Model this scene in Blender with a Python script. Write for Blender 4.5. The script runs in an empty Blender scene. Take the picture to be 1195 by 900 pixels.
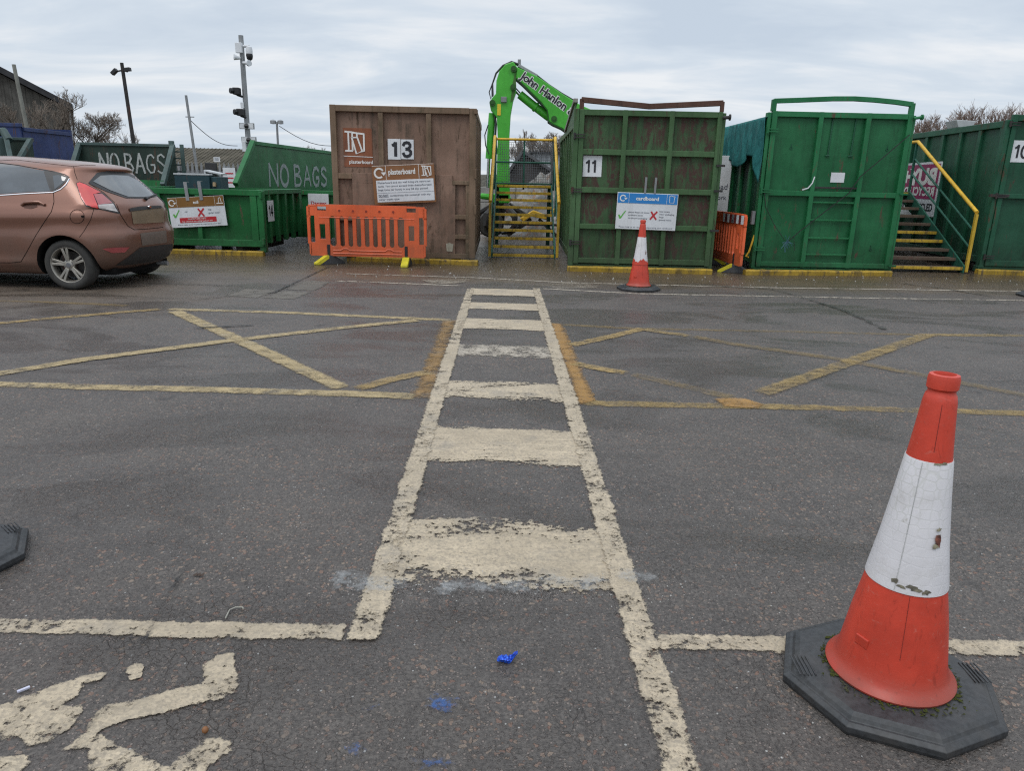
import bpy, bmesh, math, random
from mathutils import Vector, Matrix, noise
from mathutils.bvhtree import BVHTree
from math import sin, cos, pi, radians, sqrt, atan2, hypot

sc = bpy.context.scene
COL = sc.collection
R = random.Random(7)

# ------------------------------------------------------------------ camera
FPX, PITCH, ROLL, HCAM = 840.0, radians(15.76), radians(1.3), 1.4
cd = bpy.data.cameras.new('camera')
cam = bpy.data.objects.new('camera', cd)
COL.objects.link(cam)
cd.sensor_width = 36.0
cd.sensor_fit = 'HORIZONTAL'
cd.lens = FPX / 1195.0 * 36.0
cd.clip_start = 0.05
cd.clip_end = 2000
cam.matrix_world = Matrix.Translation((0, 0, HCAM)) @ Matrix.Rotation(pi / 2 - PITCH, 4, 'X') @ Matrix.Rotation(ROLL, 4, 'Z')
sc.camera = cam


def ray(px, py):
    x = px - 597.5
    y = 450 - py
    xr = x * cos(ROLL) - y * sin(ROLL)
    yr = x * sin(ROLL) + y * cos(ROLL)
    return Vector((xr, FPX * cos(PITCH) + yr * sin(PITCH), -FPX * sin(PITCH) + yr * cos(PITCH)))


def G(px, py, z=0.0):      # survey: photo pixel -> point on the ground
    d = ray(px, py)
    t = (z - HCAM) / d.z
    return Vector((d.x * t, d.y * t, z))


def W(px, py, Y):          # survey: photo pixel -> point in the vertical plane at distance Y
    d = ray(px, py)
    t = Y / d.y
    return Vector((d.x * t, Y, HCAM + d.z * t))


# ------------------------------------------------------------------ node helpers
class NT:
    def __init__(s, name):
        s.m = bpy.data.materials.new(name)
        s.m.use_nodes = True
        s.t = s.m.node_tree
        s.t.nodes.clear()
        s.out = s.n('ShaderNodeOutputMaterial')
        s._pos = None

    def n(s, typ, **kw):
        nd = s.t.nodes.new(typ)
        for k, v in kw.items():
            setattr(nd, k, v)
        return nd

    def l(s, a, b):
        s.t.links.new(a, b)

    def val(s, sock, v):
        if hasattr(v, 'links') or isinstance(v, bpy.types.NodeSocket):
            s.l(v, sock)
        else:
            if isinstance(v, (tuple, list)) and len(v) == 3 and len(sock.default_value) == 4:
                v = (*v, 1)
            sock.default_value = v

    def pos(s, scale=(1, 1, 1), local=False):
        g = s.n('ShaderNodeTexCoord').outputs['Object'] if local else s.n('ShaderNodeNewGeometry').outputs['Position']
        if tuple(scale) == (1, 1, 1):
            return g
        v = s.n('ShaderNodeVectorMath', operation='MULTIPLY')
        s.l(g, v.inputs[0])
        v.inputs[1].default_value = scale
        return v.outputs[0]

    def noise(s, vec, scale, detail=4, rough=.55, dist=0.0):
        nd = s.n('ShaderNodeTexNoise')
        s.l(vec, nd.inputs['Vector'])
        nd.inputs['Scale'].default_value = scale
        nd.inputs['Detail'].default_value = detail
        nd.inputs['Roughness'].default_value = rough
        nd.inputs['Distortion'].default_value = dist
        return nd.outputs['Fac']

    def voro(s, vec, scale, feature='F1', out='Distance', rnd=1.0):
        nd = s.n('ShaderNodeTexVoronoi', feature=feature)
        s.l(vec, nd.inputs['Vector'])
        nd.inputs['Scale'].default_value = scale
        nd.inputs['Randomness'].default_value = rnd
        return nd.outputs[out]

    def ramp(s, fac, lo, hi, a=0.0, b=1.0):
        nd = s.n('ShaderNodeMapRange', interpolation_type='SMOOTHSTEP')
        s.val(nd.inputs['Value'], fac)
        nd.inputs['From Min'].default_value = lo
        nd.inputs['From Max'].default_value = hi
        nd.inputs['To Min'].default_value = a
        nd.inputs['To Max'].default_value = b
        return nd.outputs['Result']

    def math(s, op, a, b=0.0, c=None):
        nd = s.n('ShaderNodeMath', operation=op)
        s.val(nd.inputs[0], a)
        s.val(nd.inputs[1], b)
        if c is not None:
            s.val(nd.inputs[2], c)
        return nd.outputs[0]

    def mix(s, f, a, b, mode='MIX'):
        nd = s.n('ShaderNodeMix', data_type='RGBA', blend_type=mode)
        s.val(nd.inputs['Factor'], f)
        s.val(nd.inputs['A'] if False else nd.inputs[6], a)
        s.val(nd.inputs[7], b)
        return nd.outputs[2]

    def bump(s, h, strength=.3, dist=.01):
        nd = s.n('ShaderNodeBump')
        s.val(nd.inputs['Height'], h)
        nd.inputs['Strength'].default_value = strength
        nd.inputs['Distance'].default_value = dist
        return nd.outputs['Normal']

    def bsdf(s, color, rough=.6, metal=0.0, normal=None, spec=.5, coat=0.0, coat_rough=.1, emis=None, alpha=None, trans=0.0):
        b = s.n('ShaderNodeBsdfPrincipled')
        s.val(b.inputs['Base Color'], color)
        s.val(b.inputs['Roughness'], rough)
        s.val(b.inputs['Metallic'], metal)
        s.val(b.inputs['Specular IOR Level'], spec)
        b.inputs['Coat Weight'].default_value = coat
        b.inputs['Coat Roughness'].default_value = coat_rough
        b.inputs['Transmission Weight'].default_value = trans
        if normal is not None:
            s.l(normal, b.inputs['Normal'])
        if alpha is not None:
            s.val(b.inputs['Alpha'], alpha)
        s.l(b.outputs[0], s.out.inputs['Surface'])
        return s.m


def painted(name, base, rough=.5, dirt=(.035, .03, .025), dirt_amt=.35, rust=0.0, rust_col=(.075, .035, .028), metal=0.0,
            streak=1.0, fade=.18, spec=.28, low=None, coat=0.0, scratch=0.0):
    t = NT(name)
    p = t.pos()
    big = t.noise(p, 1.3, 5, .6)
    mid = t.noise(p, 6.0, 6, .65)
    fine = t.noise(p, 45, 4, .6)
    st = t.noise(t.pos((7, 7, .55)), 1.6, 6, .62, .3)
    lighter = tuple(min(1, c * (1 + fade) + .012) for c in base)
    darker = tuple(c * (1 - fade) for c in base)
    c = t.mix(t.ramp(big, .3, .7), darker, lighter)
    c = t.mix(t.ramp(fine, .35, .75, 0, .16), c, dirt)
    dm = t.math('MULTIPLY', t.ramp(st, .44, .74), t.ramp(mid, .28, .62))
    c = t.mix(t.math('MULTIPLY', dm, dirt_amt * streak), c, dirt)
    rg = rough
    if rust > 0:
        rs = t.noise(t.pos((5.5, 5.5, 1.3)), 1.3, 9, .72, .6)
        rp = t.noise(p, 14, 7, .7)
        rm = t.math('MULTIPLY', t.ramp(rs, .60 - .16 * rust, .68 - .1 * rust), t.ramp(rp, .33, .5))
        rcol = t.mix(rp, rust_col, tuple(k * 1.9 for k in rust_col))
        c = t.mix(t.math('MULTIPLY', rm, .92), c, rcol)
        rg = t.ramp(rm, 0, 1, rough, .85)
        chip = t.math('MULTIPLY', t.ramp(t.noise(p, 24, 5, .75), .655, .675), t.ramp(t.noise(p, 2.1, 3, .6), .46, .6))
        c = t.mix(t.math('MULTIPLY', chip, .85), c, t.mix(fine, (.05, .026, .018), (.14, .072, .045)))
    if scratch > 0:
        sn = t.noise(t.pos((1.5, 1.5, 26), True), 2.2, 3, .6, 1.2)
        c = t.mix(t.math('MULTIPLY', t.ramp(sn, .66, .7), scratch), c, tuple(min(1, k * 1.7 + .05) for k in base))
    if low is not None:            # mud splashed up from the yard on the lowest half metre
        z = t.n('ShaderNodeSeparateXYZ')
        t.l(p, z.inputs[0])
        lm = t.math('MULTIPLY', t.ramp(z.outputs[2], .75, .0), t.ramp(mid, .2, .75, .25, 1))
        c = t.mix(t.math('MULTIPLY', lm, .6), c, low)
    dent = t.noise(p, 2.6, 2, .5)
    nrm = t.bump(t.math('ADD', t.math('MULTIPLY', dent, 3.2), t.math('ADD', t.math('MULTIPLY', mid, .6), t.math('MULTIPLY', fine, .22))), .26, .014)
    return t.bsdf(c, rg, metal, nrm, spec, coat)


def plain(name, col, rough=.5, metal=0.0, spec=.5, var=.12, coat=0.0, scale=30):
    t = NT(name)
    f = t.noise(t.pos(), scale, 5, .6)
    g = t.noise(t.pos(), scale * .12, 4, .6)
    c = t.mix(t.ramp(f, .3, .7), tuple(k * (1 - var) for k in col), tuple(min(1, k * (1 + var)) for k in col))
    c = t.mix(t.ramp(g, .45, .75, 0, var * 1.6), c, (.06, .055, .05))
    return t.bsdf(c, rough, metal, t.bump(f, .08, .004), spec, coat)


M = {}
M['brown'] = painted('brown_container_paint', (.225, .138, .098), .62, (.046, .040, .027), .85, .35, (.05, .032, .02), low=(.06, .05, .036))
M['brown_frame'] = painted('brown_frame_paint', (.185, .122, .078), .65, (.05, .046, .024), .8, .08, (.05, .032, .02), low=(.06, .05, .036))
M['olive'] = painted('olive_green_paint', (.042, .094, .036), .55, (.014, .02, .012), .9, 1.08, (.048, .024, .022), low=(.03, .03, .022), scratch=.15)
M['olive_frame'] = painted('olive_green_frame', (.054, .118, .045), .55, (.025, .034, .02), .5, .22, (.045, .025, .02), low=(.035, .035, .026))
M['rust_bar'] = painted('rusty_bar', (.105, .052, .036), .75, (.04, .025, .02), .6, .3)
M['green'] = painted('mid_green_paint', (.010, .118, .040), .45, (.01, .045, .02), .55, .05, low=(.02, .035, .02), scratch=.12)
M['green_frame'] = painted('mid_green_frame', (.014, .15, .052), .42, (.015, .055, .025), .4, .08, low=(.025, .04, .024))
M['dkgreen'] = painted('dark_green_paint', (.008, .066, .032), .5, (.012, .024, .016), .6, .18, (.05, .03, .022), low=(.02, .024, .018))
M['dkgreen_frame'] = painted('dark_green_frame', (.011, .084, .042), .5, (.015, .03, .02), .6, .22, (.06, .034, .022), low=(.02, .024, .018))
M['skip'] = painted('skip_green_paint', (.010, .115, .030), .45, (.012, .045, .016), .5, .08, low=(.02, .03, .018), scratch=.2)
M['skip_frame'] = painted('skip_green_frame', (.016, .150, .042), .45, (.015, .05, .02), .4, .1, low=(.02, .03, .018))
M['greygreen'] = painted('grey_green_paint', (.017, .037, .027), .6, (.02, .02, .017), .6, .3, (.06, .035, .024))
M['greygreen_frame'] = painted('grey_green_frame', (.06, .098, .092), .55, (.03, .03, .027), .5, .2, (.07, .04, .026))
M['blue'] = painted('navy_blue_paint', (.018, .036, .125), .5, (.02, .02, .028), .6, .25, (.06, .035, .026))
M['blue_frame'] = painted('navy_blue_frame', (.028, .046, .13), .5, (.02, .02, .028), .5, .3, (.06, .035, .026))
M['teal_box'] = painted('teal_cabinet_paint', (.015, .05, .062), .45, (.02, .025, .026), .4, .05)
M['yellow'] = painted('yellow_kerb_paint', (.52, .33, .022), .6, (.06, .045, .03), 1.0, .5, (.07, .055, .04), low=(.10, .075, .03))
M['yellow_rail'] = painted('yellow_rail_paint', (.66, .40, .03), .5, (.1, .06, .03), .5, .1, (.10, .06, .03))
M['yellow_dark'] = painted('worn_yellow_nosing', (.52, .34, .03), .6, (.05, .04, .025), .9, .4, (.07, .05, .03))
M['stair_green'] = painted('stair_green_paint', (.014, .095, .062), .5, (.015, .025, .02), .5, .1)
M['tread'] = painted('dirty_tread', (.055, .047, .038), .7, (.03, .027, .02), .6, .3)
M['tread_wood'] = painted('brown_tread', (.11, .078, .055), .75, (.03, .027, .02), .6, .3)
M['orange'] = painted('orange_barrier_plastic', (.72, .115, .030), .42, (.25, .08, .04), .45, .0, fade=.12, spec=.45, low=(.28, .09, .045))
M['mesh_metal'] = plain('galvanised_mesh', (.16, .17, .18), .5, .6)
M['galv'] = painted('galvanised_steel', (.30, .31, .315), .5, (.14, .14, .13), .5, .0, metal=.5)
M['lime'] = painted('lime_green_paint', (.065, .43, .032), .35, (.02, .12, .02), .35, .0, fade=.1, coat=.2)
M['black_rubber'] = plain('black_rubber', (.030, .032, .034), .5, var=.35, scale=60)
M['foot_rubber'] = plain('grey_black_foot_rubber', (.045, .047, .05), .6, var=.3, scale=60)
M['black'] = plain('black_plastic', (.012, .012, .013), .5)
M['underside_black'] = plain('black_underside', (.010, .010, .010), .9, spec=.1)  # own black of the car's wheel arch liners and underbody
M['dark_steel'] = painted('dark_steel', (.04, .038, .036), .55, (.02, .02, .018), .5, .3, metal=.3)
M['chrome'] = plain('chrome', (.75, .76, .78), .15, 1.0, var=.03)
M['white_sign'] = painted('white_sign_board', (.66, .68, .70), .45, (.30, .29, .27), .28, .0, fade=.06)
M['white_plate'] = painted('white_number_plate', (.70, .72, .74), .45, (.35, .33, .30), .22, .0, fade=.05)
M['ink'] = plain('black_ink', (.014, .014, .02), .5, var=.1)
M['greytext'] = plain('grey_ink', (.10, .11, .14), .55, var=.1)
M['white_ink'] = plain('white_ink', (.74, .73, .70), .5, var=.08)
M['blue_ink'] = plain('blue_sign_print', (.02, .20, .52), .4, var=.05)
M['brown_ink'] = painted('brown_sign_print', (.225, .098, .038), .5, (.12, .07, .035), .4, .0, fade=.1)
M['orange_print'] = painted('orange_brown_sticker', (.235, .078, .034), .55, (.11, .06, .04), .8, .0, fade=.15)
M['soil_ink'] = painted('soil_brown_print', (.21, .10, .022), .5, (.12, .07, .03), .4, .0, fade=.08)
M['red_ink'] = plain('red_ink', (.46, .022, .03), .5, var=.08)
M['green_ink'] = plain('green_ink', (.10, .40, .05), .5, var=.08)
M['magenta'] = plain('magenta_print', (.30, .015, .10), .5, var=.15, scale=8)
M['shed'] = painted('weathered_shed_cladding', (.105, .098, .085), .85, (.03, .03, .028), .9, .0, fade=.3)
M['roof_dark'] = painted('dark_verge', (.035, .035, .038), .7)
M['mossy'] = painted('mossy_roof_sheets', (.085, .072, .052), .9, (.035, .04, .02), .9, .0, fade=.35)
M['pale_building'] = painted('pale_cladding', (.50, .52, .53), .6, (.25, .25, .24), .4, .0)
M['barn'] = painted('dark_barn_boards', (.055, .050, .047), .85, (.03, .03, .028), .7, .0, fade=.3)
M['timber_pole'] = painted('grey_timber_pole', (.22, .22, .19), .8, (.12, .11, .09), .6, .0)
M['bark'] = painted('winter_bark', (.085, .070, .055), .9, (.04, .035, .03), .5, .0, fade=.3)
M['twig'] = plain('winter_twigs', (.20, .165, .135), .9, var=.3, spec=.2)
M['twig_red'] = plain('reddish_twigs', (.20, .14, .11), .9, var=.3, spec=.2)
M['scrap'] = painted('mixed_scrap_heap', (.22, .21, .20), .8, (.06, .05, .04), 1.0, .5, (.16, .08, .04), fade=.5)
M['concrete_block'] = painted('concrete', (.26, .25, .23), .85, (.12, .11, .09), .6, .0)


def tarp_mat():
    t = NT('teal_tarpaulin_mesh')
    p = t.pos()
    f = t.noise(t.pos((3, 3, 1.2)), 3, 6, .6, .6)
    weave = t.noise(p, 120, 2, .5)
    c = t.mix(t.ramp(f, .3, .72), (.010, .085, .085), (.03, .20, .19))
    return t.bsdf(c, .7, 0, t.bump(t.math('ADD', f, t.math('MULTIPLY', weave, .2)), .5, .03), .3)


M['tarp'] = tarp_mat()


def car_paint():
    t = NT('copper_brown_metallic')
    p = t.pos()
    fl = t.noise(p, 900, 1, .5)
    dirt = t.noise(p, 3.2, 6, .65)
    z = t.n('ShaderNodeSeparateXYZ')
    t.l(p, z.inputs[0])
    c = t.mix(fl, (.190, .088, .058), (.24, .112, .076))
    low = t.math('MULTIPLY', t.ramp(z.outputs[2], 1.0, .25), t.ramp(dirt, .3, .7, .45, 1))
    c = t.mix(t.math('MULTIPLY', low, .65), c, (.10, .078, .062))
    return t.bsdf(c, t.ramp(low, 0, 1, .34, .55), .45, None, .5, .45, .12)


M['car'] = car_paint()


def glass_mat(name, col, rough=.04, spec=.9):
    t = NT(name)
    f = t.noise(t.pos(), 4, 4, .6)
    c = t.mix(t.ramp(f, .4, .7), col, tuple(k * 1.6 + .004 for k in col))
    return t.bsdf(c, rough, 0, None, spec, .6, .02)


M['glass'] = glass_mat('dark_car_glass', (.035, .042, .048))
M['rear_glass'] = glass_mat('rear_screen_glass', (.06, .068, .072), .08)
M['lamp_red'] = glass_mat('red_lamp_lens', (.52, .022, .016), .12)
M['lamp_dull'] = glass_mat('dull_red_lens', (.30, .05, .05), .15)
M['lamp_clear'] = glass_mat('clear_lamp_lens', (.46, .42, .40), .1)
M['trim_black'] = plain('satin_black_trim', (.014, .014, .015), .4)
M['bumper_black'] = plain('grained_black_plastic', (.028, .027, .026), .6, var=.2)
M['seam'] = plain('panel_gap', (.012, .008, .007), .8, spec=.1)
M['alloy'] = plain('alloy_wheel', (.36, .34, .30), .38, .7, var=.15, scale=12)
M['tyre'] = painted('dusty_tyre', (.036, .035, .033), .8, (.08, .075, .065), .7, .0)
M['plate_tan'] = plain('number_plate_tan', (.175, .125, .075), .6, var=.12, scale=6)
M['panel_grey'] = plain('dull_panel', (.135, .105, .085), .55, var=.1)


def cone_mat(name, base, hexes=False):
    t = NT(name)
    p = t.pos((1, 1, 1), True)
    big = t.noise(p, 6, 5, .65)
    fine = t.noise(p, 70, 4, .6)
    if not hexes:
        c = t.mix(t.ramp(big, .3, .7), tuple(k * .82 for k in base), tuple(min(1, k * 1.12) for k in base))
        c = t.mix(t.ramp(fine, .55, .8, 0, .35), c, (.30, .10, .07))
        sc_ = t.noise(t.pos((14, 14, 3), True), 3, 5, .7, 1)
        c = t.mix(t.ramp(sc_, .58, .70, 0, .55), c, tuple(k * .42 for k in base))
        pale = t.noise(t.pos((5, 5, 9), True), 4, 6, .75, 1.5)
        c = t.mix(t.ramp(pale, .58, .72, 0, .35), c, (.52, .24, .19))
        z = t.n('ShaderNodeSeparateXYZ'); t.l(p, z.inputs[0])
        lo = t.math('MULTIPLY', t.ramp(z.outputs[2], .16, .04), t.ramp(big, .3, .6, .2, 1))
        c = t.mix(t.math('MULTIPLY', lo, .7), c, (.085, .05, .035))
        return t.bsdf(c, .42, 0, t.bump(t.math('ADD', big, t.math('MULTIPLY', fine, .4)), .15, .006), .45)
    d = t.voro(p, 38, 'DISTANCE_TO_EDGE', 'Distance', .35)
    line = t.ramp(d, .03, .09)
    patch = t.ramp(t.noise(p, 3.4, 3, .5), .42, .6)
    c = t.mix(t.ramp(big, .25, .75), tuple(k * .86 for k in base), base)
    c = t.mix(t.math('MULTIPLY', t.math('SUBTRACT', 1.0, line), t.math('MULTIPLY', patch, .42)), c, (.52, .52, .48))
    dirt_ = t.noise(p, 5.5, 6, .7, .8)
    c = t.mix(t.ramp(dirt_, .50, .74, 0, .5), c, (.42, .40, .36))
    gr = t.ramp(t.noise(p, 17, 6, .7), .64, .76, 0, .75)
    c = t.mix(gr, c, (.33, .31, .25))
    h = t.ramp(t.noise(p, 9.3, 4, .6), .745, .765)
    c = t.mix(h, c, (.05, .045, .03))
    return t.bsdf(c, .38, 0, t.bump(t.math('ADD', line, big), .12, .004), .5)


M['cone_red'] = cone_mat('traffic_cone_red', (.55, .054, .028))
M['cone_white'] = cone_mat('reflective_sleeve', (.72, .70, .71), True)
M['sleeve_grey'] = plain('sleeve_joint_grey', (.44, .44, .43), .6)
M['sleeve_scuff'] = plain('sleeve_scuff', (.20, .18, .12), .8, var=.5, scale=90)
M['sleeve_hole'] = plain('sleeve_hole', (.17, .055, .035), .7, var=.7, scale=70)
M['cone_seam'] = plain('cone_seam', (.20, .02, .012), .6)
M['moss'] = plain('moss', (.05, .058, .014), .95, var=.4, scale=80, spec=.1)


# ---- asphalt
def asphalt():
    t = NT('worn_wet_asphalt')
    p = t.pos()
    sep = t.n('ShaderNodeSeparateXYZ'); t.l(p, sep.inputs[0])
    X, Y = sep.outputs[0], sep.outputs[1]
    big = t.noise(p, .38, 5, .6, .4)
    med = t.noise(p, 2.3, 6, .62)
    tiny = t.noise(p, 160, 3, .6)
    # aggregate: two sizes of stone
    va = t.n('ShaderNodeTexVoronoi', feature='F1'); t.l(p, va.inputs['Vector']); va.inputs['Scale'].default_value = 95
    wv = t.n('ShaderNodeTexNoise'); t.l(p, wv.inputs['Vector']); wv.inputs['Scale'].default_value = 40; wv.inputs['Detail'].default_value = 3
    ws = t.n('ShaderNodeVectorMath', operation='SCALE'); t.l(wv.outputs['Color'], ws.inputs[0]); ws.inputs['Scale'].default_value = .035
    wp = t.n('ShaderNodeVectorMath', operation='ADD'); t.l(p, wp.inputs[0]); t.l(ws.outputs[0], wp.inputs[1])
    vb = t.n('ShaderNodeTexVoronoi', feature='F1'); t.l(wp.outputs[0], vb.inputs['Vector']); vb.inputs['Scale'].default_value = 58
    sa = t.n('ShaderNodeSeparateColor'); t.l(va.outputs['Color'], sa.inputs[0])
    sb = t.n('ShaderNodeSeparateColor'); t.l(vb.outputs['Color'], sb.inputs[0])
    base = t.mix(t.ramp(med, .3, .72), (.080, .066, .055), (.132, .110, .090))
    base = t.mix(t.ramp(big, .36, .66), base, t.mix(.5, base, (.130, .116, .107)))
    track = t.noise(t.pos((.16, 1.5, 1)), 1.0, 5, .6, .5)          # wheel tracks run across the yard
    base = t.mix(t.ramp(track, .42, .66, 0, .38), base, (.058, .051, .048))
    g1 = t.noise(p, 85, 4, .7)
    c = t.mix(t.ramp(g1, .32, .68), t.mix(.78, base, (.020, .018, .017)), t.mix(.22, base, (.20, .185, .172)))
    g2 = t.noise(t.pos((1, .55, 1)), 30, 4, .75)
    c = t.mix(t.ramp(g2, .50, .72, 0, .62), c, (.024, .021, .019))
    c = t.mix(t.ramp(g2, .46, .27, 0, .42), c, (.215, .19, .168))
    g3 = t.noise(t.pos((1, .5, 1)), 9, 5, .7)
    c = t.mix(t.ramp(g3, .52, .72, 0, .38), c, (.036, .031, .028))
    c = t.mix(t.ramp(tiny, .35, .75, 0, .3), c, (.155, .135, .12))
    stone = t.math('MULTIPLY', t.ramp(va.outputs['Distance'], .46, .28), t.ramp(sa.outputs[0], .30, .7))
    c = t.mix(t.math('MULTIPLY', stone, .85), c, t.mix(sa.outputs[2], (.070, .058, .052), (.25, .205, .178)))
    # scattered pink and buff stones showing through, more of them in the near bay
    near = t.ramp(t.noise(p, 1.1, 4, .6), .32, .62)
    pk = t.math('MULTIPLY', t.ramp(sb.outputs[0], .70, .78), t.ramp(vb.outputs['Distance'], .50, .38))
    pk = t.math('MULTIPLY', pk, t.ramp(near, 0, 1, .3, 1.0))
    c = t.mix(pk, c, t.mix(sb.outputs[1], (.19, .105, .075), (.25, .195, .15)))
    wh = t.math('MULTIPLY', t.ramp(sa.outputs[1], .988, .993), t.ramp(va.outputs['Distance'], .4, .25))
    c = t.mix(t.math('MULTIPLY', wh, .8), c, (.46, .46, .44))
    # dark binder pits and crazing
    dv = t.n('ShaderNodeVectorMath', operation='ADD'); t.l(p, dv.inputs[0])
    nz = t.n('ShaderNodeTexNoise'); t.l(p, nz.inputs['Vector']); nz.inputs['Scale'].default_value = 9; nz.inputs['Detail'].default_value = 5
    ns = t.n('ShaderNodeVectorMath', operation='SCALE'); t.l(nz.outputs['Color'], ns.inputs[0]); ns.inputs['Scale'].default_value = .14
    t.l(ns.outputs[0], dv.inputs[1])
    cr = t.voro(dv.outputs[0], 21, 'DISTANCE_TO_EDGE')
    cr2 = t.voro(dv.outputs[0], 44, 'DISTANCE_TO_EDGE')
    crk = t.math('MULTIPLY', t.ramp(cr, .05, .0), t.ramp(t.noise(p, 1.7, 4, .6), .42, .62))
    crk2 = t.math('MULTIPLY', t.ramp(cr2, .12, .0), t.ramp(t.noise(p, 3.1, 4, .6), .40, .66, .0, .5))
    pits = t.ramp(t.noise(p, 55, 5, .7), .56, .70, 0, .6)
    c = t.mix(t.math('MAXIMUM', t.math('MULTIPLY', crk, .22), t.math('MAXIMUM', t.math('MULTIPLY', crk2, .38), pits)), c, (.026, .024, .025))
    # mud and silt towards the containers
    nw = t.math('ADD', Y, t.math('MULTIPLY', t.math('SUBTRACT', med, .5), 1.6))
    mud = t.ramp(nw, 9.7, 11.0)
    mud = t.math('MULTIPLY', mud, t.ramp(t.noise(t.pos((.5, 1.6, 1)), 1.1, 5, .6), .2, .6, .45, .95))
    left = t.math('MULTIPLY', t.ramp(X, -2.0, -5.0), t.ramp(nw, 6.6, 8.6, 0, .45))
    mud = t.math('MAXIMUM', mud, left)
    c = t.mix(t.math('MULTIPLY', mud, .82), c, t.mix(med, (.120, .080, .045), (.205, .145, .088)))
    oil = t.math('MULTIPLY', t.ramp(t.noise(p, 1.9, 3, .5), .66, .74), t.ramp(t.noise(p, 7, 5, .7), .40, .6))
    c = t.mix(t.math('MULTIPLY', oil, .7), c, (.022, .020, .019))
    # damp staining
    damp = t.ramp(t.noise(t.pos((.55, 1.3, 1)), .8, 7, .66, .6), .44, .60)
    damp = t.math('MAXIMUM', damp, t.ramp(nw, 8.5, 11.8, 0, .8))
    c = t.mix(t.math('MULTIPLY', damp, .42), c, (.038, .031, .026))
    farwet = t.ramp(nw, 11.4, 13.0)
    c = t.mix(t.math('MULTIPLY', farwet, .35), c, (.045, .036, .028))
    rough = t.ramp(damp, 0, 1, .60, .26)
    rough = t.math('ADD', rough, t.math('MULTIPLY', t.math('SUBTRACT', tiny, .5), .25))
    rough = t.math('SUBTRACT', rough, t.math('MULTIPLY', farwet, .2))
    h = t.math('MULTIPLY', stone, .6)
    h = t.math('ADD', h, t.math('MULTIPLY', g1, .9))
    h = t.math('ADD', h, t.math('MULTIPLY', pk, .5))
    h = t.math('ADD', h, t.math('MULTIPLY', tiny, .35))
    h = t.math('SUBTRACT', h, t.math('MULTIPLY', t.math('MAXIMUM', crk, crk2), .5))
    return t.bsdf(c, rough, 0, t.bump(h, .85, .007), .5)


def road_paint(name, col, wear=.4, grime=(.19, .165, .135), edge=.20, rough=.62, soft=.05, scale=1.0, orient=(1, 1, 1), top=1.0):
    """worn marking: flakes away where a noise falls under the wear threshold"""
    t = NT(name)
    p = t.pos()
    f = t.noise(p, 52 * scale, 6, .7)
    m = t.noise(t.pos(orient), 9.0 * scale, 7, .68, .3)
    lg = t.noise(p, 1.2, 4, .6)
    va = t.voro(p, 95)
    k = t.math('ADD', t.math('MULTIPLY', m, .48), t.math('MULTIPLY', f, .52))
    k = t.math('ADD', k, t.math('MULTIPLY', t.math('SUBTRACT', lg, .5), .35))
    at = t.n('ShaderNodeAttribute'); at.attribute_name = 'edge'          # 1 on the worn rim of a band, 0 inside
    k = t.math('SUBTRACT', k, t.math('MULTIPLY', at.outputs['Fac'], edge))
    a = t.ramp(k, wear - soft, wear + soft, 0, top)
    c = t.mix(t.ramp(m, .3, .7), tuple(q * .80 for q in col), tuple(min(1, q * 1.10) for q in col))
    c = t.mix(t.ramp(f, .46, .66, 0, .5), c, grime)
    sp = t.n('ShaderNodeTexVoronoi', feature='F1'); t.l(p, sp.inputs['Vector']); sp.inputs['Scale'].default_value = 120
    sps = t.n('ShaderNodeSeparateColor'); t.l(sp.outputs['Color'], sps.inputs[0])
    c = t.mix(t.ramp(sps.outputs[0], .45, 1, 0, .45), c, grime)
    c = t.mix(t.ramp(sps.outputs[1], .8, 1, 0, .35), c, tuple(min(1, q * 1.35) for q in col))
    strk = t.noise(t.pos((2, 40, 1)), 1.2, 4, .6)
    c = t.mix(t.ramp(strk, .5, .75, 0, .35), c, grime)
    c = t.mix(t.ramp(lg, .38, .68, 0, .5), c, tuple(q * .62 for q in col))
    gz_ = t.noise(p, 3.3, 5, .65)
    c = t.mix(t.ramp(gz_, .52, .72, 0, .45), c, (.20, .185, .165))
    h = t.math('ADD', t.math('MULTIPLY', va, -.5), f)
    return t.bsdf(c, rough, 0, t.bump(h, .6, .005), .35, alpha=a)


M['asphalt'] = asphalt()
M['white_paint'] = road_paint('worn_white_line', (.49, .405, .29), .44)
M['white_thick'] = road_paint('white_thermoplastic', (.50, .41, .29), .365, orient=(.6, 2.0, 1), edge=.40, soft=.035)
M['white_ragged'] = road_paint('white_ragged_bar', (.48, .395, .28), .40, orient=(.5, 1.3, 1), edge=.50, soft=.03, scale=.75)
M['white_faint'] = road_paint('faded_white_line', (.48, .42, .34), .47, soft=.08)
M['white_vfaint'] = road_paint('ghost_white_paint', (.42, .36, .28), .53, soft=.1, orient=(.4, 3, 1))
M['yellow_paint'] = road_paint('worn_yellow_line', (.42, .285, .105), .455, (.17, .13, .08), soft=.13, top=.9)
M['yellow_pale'] = road_paint('pale_yellow_line', (.45, .345, .18), .44, (.17, .13, .08), soft=.13)
M['yellow_patchy'] = road_paint('patchy_yellow_line', (.40, .275, .10), .49, (.17, .13, .08), soft=.15, top=.85)
M['yellow_ghost'] = road_paint('ghost_yellow_line', (.32, .215, .075), .50, (.13, .10, .06), soft=.20, top=.62)
M['orange_paint'] = road_paint('worn_orange_bar', (.38, .205, .055), .40, (.14, .10, .06), soft=.14)
M['orange_faint'] = road_paint('faded_orange_bar', (.31, .18, .06), .44, (.12, .09, .06), soft=.14)
M['plaster'] = road_paint('plaster_dust', (.52, .54, .54), .53, (.3, .3, .3), soft=.15, scale=1.2, edge=.26, top=.5)
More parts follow.
